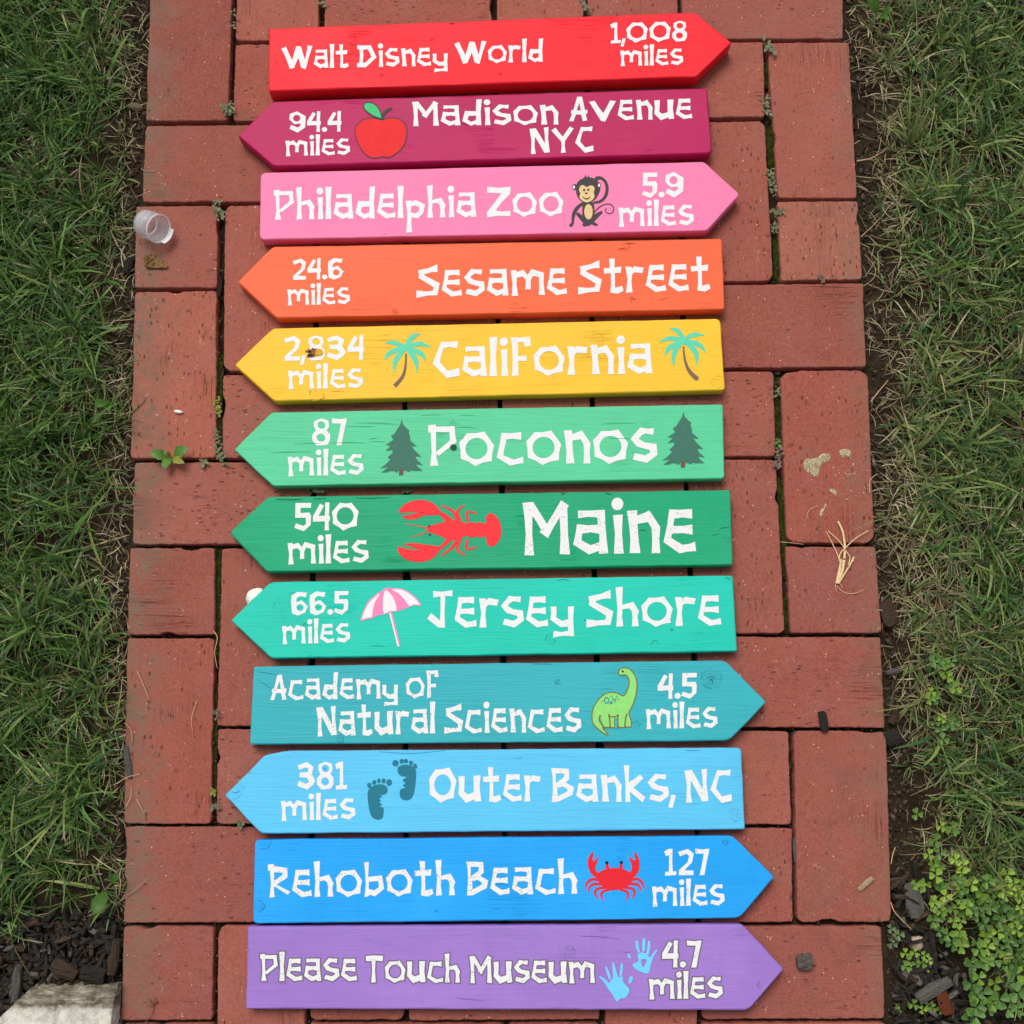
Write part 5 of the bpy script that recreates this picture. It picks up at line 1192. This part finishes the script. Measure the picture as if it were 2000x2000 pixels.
joint_weed('grey weed in the joint above the left half of the red sign', [(626,-2),(628,12)], M_SPURGE, 24, 8, 12, 4)

# clover -----------------------------------------------------------------------------------
def clover_leaf(u, v, z, R, an, col, tilt, V, Fc, C):
    c0 = P(u, v, z)
    for k in range(3):
        a = an + k * 2.094
        ax_ = Vector((math.cos(a), math.sin(a), tilt[k])); sx_ = Vector((-math.sin(a), math.cos(a), 0))
        sh = [(0.05, 0), (0.35, 0.28), (0.72, 0.52), (0.98, 0.46), (1.06, 0.22), (0.93, 0.0), (1.06, -0.22), (0.98, -0.46), (0.72, -0.52), (0.35, -0.28)]
        b = len(V); V.append(c0 + ax_ * R * 0.55 + Vector((0, 0, -R * 0.06)))
        V += [c0 + ax_ * R * x + sx_ * R * y + Vector((0, 0, abs(y) * R * 0.22)) for x, y in sh]
        n = len(sh); Fc += [(b, b + 1 + i, b + 1 + (i + 1) % n) for i in range(n)]
        C += [tuple(x * 0.9 for x in col)] + [col] * n
    # stalk
    b = len(V); g0 = P(u + random.uniform(-10, 10), v + random.uniform(-6, 14), -0.016); s = Vector((0.0004, 0, 0)); s2 = Vector((0, 0.0004, 0))
    V += [g0 + s, g0 - s, c0 - s, c0 + s, g0 + s2, g0 - s2, c0 - s2, c0 + s2]; Fc += [(b, b + 1, b + 2, b + 3), (b + 4, b + 5, b + 6, b + 7)]; C += [(0.10, 0.16, 0.05)] * 8
def clover(name, spots, seed, cols, R=(0.0060, 0.0088), zr=(0.002, 0.022)):
    rs = random.Random(seed); random.seed(seed); V, Fc, C = [], [], []
    for (u, v) in spots:
        c = rs.choice(cols); k = rs.uniform(0.8, 1.2); c = tuple(x * k for x in c)
        clover_leaf(u, v, rs.uniform(*zr), rs.uniform(*R), rs.uniform(0, 6.28), c, [rs.uniform(-.1, .35) for _ in range(3)], V, Fc, C)
    cu = sum(s[0] for s in spots) / len(spots); cv = sum(s[1] for s in spots) / len(spots)
    o = meshobj(name, V, Fc, M_CLOVER, origin=P(cu, cv, -0.012), smooth=False)
    at = o.data.color_attributes.new('tint', 'FLOAT_COLOR', 'POINT')
    at.data.foreach_set('color', np.array([tuple(c) + (1,) for c in C]).reshape(-1)); return o
CG = [(0.19, 0.33, 0.035), (0.25, 0.40, 0.045), (0.13, 0.26, 0.04), (0.30, 0.44, 0.055)]
CD = [(0.09, 0.20, 0.04), (0.12, 0.24, 0.055)]
rs = random.Random(5); dense = []
reg = [(1805,1620),(1850,1600),(1885,1650),(1890,1720),(1968,1700),(2040,1740),(2060,1850),(2000,1900),(1900,1890),(1860,1860),(1822,1800),(1818,1720)]
while len(dense) < 125:
    u, v = rs.uniform(1800, 2060), rs.uniform(1595, 1900)
    if inside((u, v), reg) and (v > 1715 or rs.random() < 0.45): dense.append((u, v))
tag(clover('clover', dense, 9, CG + CD), kind='stuff')
low = [(rs.uniform(1890, 2060), rs.uniform(1900, 2060)) for _ in range(34)]
tag(clover('clover', low, 10, CD + CG[:1], R=(0.008, 0.0115)), kind='stuff')
CT_ = 'separate clover plants'
for i, (lab, sp) in enumerate((('lone clover sprig highest above the clover patch on bare soil', [(1791,1590)]),
        ('clover plant with three leaves beside the grey wood chip', [(1788,1728),(1798,1732),(1806,1728)]),
        ('low clover mat just below the round pale pebble', [(1768,1862),(1774,1878),(1786,1860),(1790,1882),(1801,1880),(1806,1866),(1814,1876),(1812,1890),(1770,1888)]),
        ('pale clover seedlings next to the lower right brick corner', [(1740,1814),(1748,1832),(1756,1826),(1742,1842)]),
        ('clover sprig at the bottom of the mulch under the red brown bark', [(1784,1962),(1806,1946),(1812,1962),(1822,1968),(1802,1972),(1836,1972)]),
        ('tiny clover seedling by the brick near the bottom right', [(1752,1966),(1756,1974)]))):
    tag(clover('clover_plant', sp, 30 + i, CG if i != 3 else [(0.14, 0.2, 0.09)], R=(0.0045, 0.0064) if i in (2, 3, 4) else ((0.0024, 0.003) if i == 5 else (0.0058, 0.0072)), zr=(-0.004, 0.004)), lab, 'clover', CT_)
up = [(1826,1292),(1848,1296),(1858,1292),(1838,1300),(1846,1312),(1850,1322),(1862,1332),(1856,1338),(1866,1344),(1818,1352),(1826,1366),(1816,1366),(1840,1404),(1826,1410),(1856,1418),(1862,1412),(1838,1428),(1842,1444)]
tag(clover('clover_plant', up, 50, CG[:2] + CD, R=(0.0052, 0.0078), zr=(0.014, 0.026)), 'bright clover growing through the grass higher up the right lawn', 'clover', CT_)

# dry bits -------------------------------------------------------------------------------------
def tube(pts, n=6):
    """(world point, radius) list -> closed tube"""
    V, Fc = [], []
    for i, (p, r) in enumerate(pts):
        a = pts[max(i - 1, 0)][0]; b = pts[min(i + 1, len(pts) - 1)][0]; d = (b - a).normalized(); s = d.cross(Vector((0, 0, 1)))
        s = s.normalized() if s.length > 1e-6 else Vector((1, 0, 0)); u = s.cross(d)
        for k in range(n): t = 2 * math.pi * k / n; V.append(p + s * (math.cos(t) * r) + u * (math.sin(t) * r * 0.7))
    for i in range(len(pts) - 1):
        for k in range(n): j = (k + 1) % n; Fc.append((i * n + k, i * n + j, (i + 1) * n + j, (i + 1) * n + k))
    Fc += [tuple(reversed(range(n))), tuple(range((len(pts) - 1) * n, len(pts) * n))]
    return V, Fc
def strand(pts, conv, w0, w1, z0=0.001, arch=0.0):
    q = smooth_path([(float(x), float(y)) for x, y in pts], 5); out = []
    for i, (x, y) in enumerate(q):
        t = i / (len(q) - 1); u, v = conv(x, y); r = (w0 + (w1 - w0) * t) / 2 * MPP
        out.append((P(u, v, z0 + r + arch * math.sin(math.pi * t)), r))
    return tube(out)
cv = lambda x, y: (1540 + x / 6.04, 860 + y / 6.04)
tf = thing('straw_tuft', 'pale dry straw tuft with splayed strands on the right bricks', 'straw', P(1648, 1090, 0))
for nm, pts, a, b, z in (('stalk', [(585,955),(640,1080),(665,1250),(660,1400)], 4.0, 5.6, .0006), ('stalk', [(655,1410),(632,1560),(572,1695)], 7.5, 3.2, .0008),
        ('dry_leaf', [(470,1070),(600,1190),(690,1320),(725,1390),(705,1480)], 1.6, 2.4, .003), ('dry_leaf', [(445,1075),(520,1220),(590,1380),(605,1480),(570,1640)], 1.3, 3.4, .0006),
        ('dry_leaf', [(945,1065),(800,1150),(680,1260),(610,1340),(598,1430)], 1.6, 2.8, .005), ('dry_leaf', [(775,1375),(720,1480),(640,1610),(590,1692)], 3.6, 3.6, .0006), ('dry_leaf', [(770,1415),(745,1440),(715,1500)], 2.2, 2.6, .002), ('dry_leaf', [(620,1400),(605,1560),(560,1690)], 3.2, 4.4, .0006),
        ('root', [(552,1700),(556,1740),(566,1785)], 1.6, 0.8, .0002), ('root', [(568,1705),(600,1755),(690,1805),(800,1800),(885,1760)], 1.2, 0.9, .0002), ('root', [(612,1690),(638,1742)], 1.2, 0.8, .0002)):
    V, Fc = strand(pts, cv, a, b, z); part(nm, V, Fc, M_STRAW, tf, smooth=True)
WG = 'dry grass wisps on the bricks'
c3_ = lambda x, y: (x / 3.864, 1000 + y / 3.864); c4_ = lambda x, y: (x / 3.864, 1500 + y / 3.864); c2_ = lambda x, y: (x / 3.864, 500 + y / 3.864); c6_ = lambda x, y: (1400 + x / 3.22, 500 + y / 3.22); c5_ = lambda x, y: (1400 + x / 3.22, y / 3.22); c8_ = lambda x, y: (1450 + x / 3.513, 1450 + y / 3.513); c7_ = lambda x, y: (1450 + x / 3.513, 1000 + y / 3.513)
for lab, pts, conv, w in (('straight dry wisp on the brick beside the left lawn edge', [(1035,1200),(1080,1300),(1130,1425)], c3_, 1.6), ('curved pale wisp in the middle of a left brick', [(1485,1425),(1445,1560),(1455,1668)], c3_, 1.3),
        ('long bent wisp lying along the left joint beside the turquoise sign', [(1612,900),(1640,950),(1620,1060),(1640,1180)], c3_, 1.8), ('forked dry wisp at the edge of the lower left bricks', [(940,1590),(990,1650),(998,1745)], c3_, 1.3),
        ('curled dry wisp near the corner of the lower left brick', [(1030,235),(1060,290),(1092,358)], c4_, 1.5), ('pale dry stalk leaning from soil onto the lower left brick', [(880,120),(960,70),(1060,45)], c4_, 1.5), ('dry root thread at the edge of the lower left brick', [(945,300),(985,220),(990,150)], c4_, 1.3),
        ('thin dry wisp across the light flecked brick on the right', [(565,1660),(580,1600),(640,1570)], c6_, 1.4), ('white dry blade bridging soil and brick on the right', [(962,1495),(965,1410),(1010,1370)], c6_, 2.0), ('pale dry stalk in the soil right of the light green sign', [(968,915),(1020,850),(1078,780)], c6_, 2.2),
        ('long arching dry stalk in the soil at the upper right', [(880,1010),(980,990),(1080,930)], c5_, 1.6), ('thin bent dry stalk beside the upper right brick', [(880,1015),(1000,980),(1035,860)], c5_, 1.2), ('slanted dry stalk at the right of the small right brick', [(905,1490),(970,1430),(1030,1370)], c5_, 1.5), ('thin root loop in soil beside the right bricks', [(920,1800),(985,1750),(995,1680),(930,1600)], c5_, 1.1),
        ('white dry stalk on the soil in the lower right corner', [(1018,1095),(1050,1170),(1165,1288)], c8_, 1.8), ('short dry stalk beside the lower right brick', [(1020,835),(1032,770),(1050,718)], c8_, 2.0), ('thin dry thread across the joint by the dark green sign', [(265,205),(340,212),(420,222)], c7_, 1.4)):
    V, Fc = strand(pts, conv, w, w * 0.6, 0.0004, 0.002)
    tag(meshobj('grass_wisp', V, Fc, M_WISP, origin=P(*conv(*pts[0]), 0), smooth=True), lab, 'grass', WG)
# torn dead leaf under the cup
q = smooth_loop([(283,499),(292,498),(300,497),(312,503),(322,511),(327,522),(315,523),(300,523),(284,521),(282,510)], 3)
v2, f2 = fill([q]); V = []
for x, y in v2: p = P(x, y, 0.002); V.append(Vector((p.x, p.y, 0.0022 + 0.0035 * abs(noise.noise((x * .16, y * .22, 3))) + (0.003 if y > 518 else 0))))
grid = [(x, y) for x in range(284, 326, 3) for y in range(499, 523, 3) if inside((x, y), q)]
ov, oe, of, *_ = delaunay_2d_cdt([Vector(p) for p in q + grid], [(i, (i + 1) % len(q)) for i in range(len(q))], [], 1, 1e-5)
V = [Vector((P(a.x, a.y, .002).x, P(a.x, a.y, .002).y, 0.0015 + 0.005 * abs(noise.noise((a.x * .15, a.y * .25, 3))) + 0.002 * noise.noise((a.x * .5, a.y * .5, 9)))) for a in ov]
tag(meshobj('dead_leaf', V, of, M_DEAD, origin=P(303, 511, 0), smooth=False), 'torn brown dead leaf on the brick below the plastic cup', 'leaf')
# dried mud crusts, flecks
M_CRUST = NT('dried_mud_crust'); v = M_CRUST.coords('Object'); n1 = M_CRUST.noise(v, 420, 5, 0.75)
M_CRUST = M_CRUST.done(M_CRUST.ramp(n1, [(0.30, srgb(104, 90, 62)), (0.42, srgb(164, 144, 106)), (0.52, srgb(214, 198, 160)), (0.66, srgb(238, 228, 204))]), 0.95, M_CRUST.bump(n1, 1.0, 0.003), 0.1)
def crust(label, loop, hgt, seed):
    q = [cv(x, y) for x, y in smooth_loop(loop, 4)]; xs = [p[0] for p in q]; ys = [p[1] for p in q]
    grid = [(x, y) for x in np.arange(min(xs), max(xs), 1.2) for y in np.arange(min(ys), max(ys), 1.2) if inside((x, y), q)]
    ov, oe, of, *_ = delaunay_2d_cdt([Vector(p) for p in q + grid], [(i, (i + 1) % len(q)) for i in range(len(q))], [], 1, 1e-5)
    V = []
    for i, a in enumerate(ov):
        p = P(a.x, a.y, 0.0); d = min(math.hypot(a.x - b[0], a.y - b[1]) for b in q)
        V.append((p.x, p.y, -0.0014 + hgt * min(1, d / 3.0) * (0.55 + 1.1 * abs(noise.noise((a.x * .45, a.y * .45, seed))) + 0.5 * noise.noise((a.x * 1.1, a.y * 1.1, seed + 4)))))
    tag(meshobj('dried_mud', V, of, M_CRUST, origin=P(sum(xs) / len(xs), sum(ys) / len(ys), 0), smooth=True), label, 'mud')
crust('largest yellowish dried mud crust on the flecked right brick', [(175,270),(215,220),(290,210),(350,195),(385,165),(440,150),(490,165),(500,215),(465,250),(410,270),(370,330),(360,400),(320,430),(270,400),(200,345)], 0.0022, 1)
crust('small round crust with a pale rim on the flecked right brick', [(600,140),(620,105),(670,95),(730,115),(745,160),(720,200),(680,190),(640,200)], 0.0018, 2)
crust('small white crumbly crust below the other crusts on the right brick', [(480,575),(520,565),(555,580),(575,620),(560,650),(515,620),(495,610)], 0.0016, 3)
crust('dark thin mud streak left of the white crumbs on the right brick', [(370,880),(385,820),(420,780),(440,740),(450,770),(420,830),(400,885)], 0.0014, 4)
M_FLECK = flat_paint('pale_flecks', (226, 206, 190)); rs = random.Random(12); V, Fc = [], []
for k in range(90):
    x, y = rs.gauss(720, 120), rs.gauss(390, 170)
    if not (420 < x < 930 and 90 < y < 730): continue
    rr_ = rs.choice((3, 3, 4, 6, 8)) * 0.8; el = rs.choice((1, 1, 1.3, 3.0)) if x > 700 else 1
    u, v = cv(x, y); lp = [P(u + a / 6.04, v + b / 6.04, 0.0003) for a, b in circ(0, 0, rr_ * .8, rr_ * el, 7)]
    b = len(V); c = P(u, v, 0.0009); V += lp + [c]; n = len(lp); Fc += [(b + n, b + (i + 1) % n, b + i) for i in range(n)]
tag(meshobj('pale_flecks', V, Fc, M_FLECK, origin=P(1660, 925, 0)), kind='stuff')
# dry seed head, lower left brick
sh = thing('dry_seed_head', 'dry brown seed head with a thin stalk on the lower left brick', 'seed head', P(298, 1965, 0))
V, Fc = strand([(1160,1790),(1150,1840),(1120,1890),(1085,1935)], c4_, 1.6, 1.2); part('stalk', V, Fc, M_DEAD, sh, smooth=True)
rs = random.Random(3)
for k in range(9):
    a = rs.uniform(2.2, 5.6); l = rs.uniform(25, 55)
    V, Fc = strand([(1160,1785),(1160 + .6 * l * math.cos(a), 1775 + .6 * l * math.sin(a)),(1160 + l * math.cos(a + .5), 1775 + l * math.sin(a + .5))], c4_, 2.0, 1.2, 0.001, 0.003); part('bract', V, Fc, M_DEAD, sh, smooth=True)
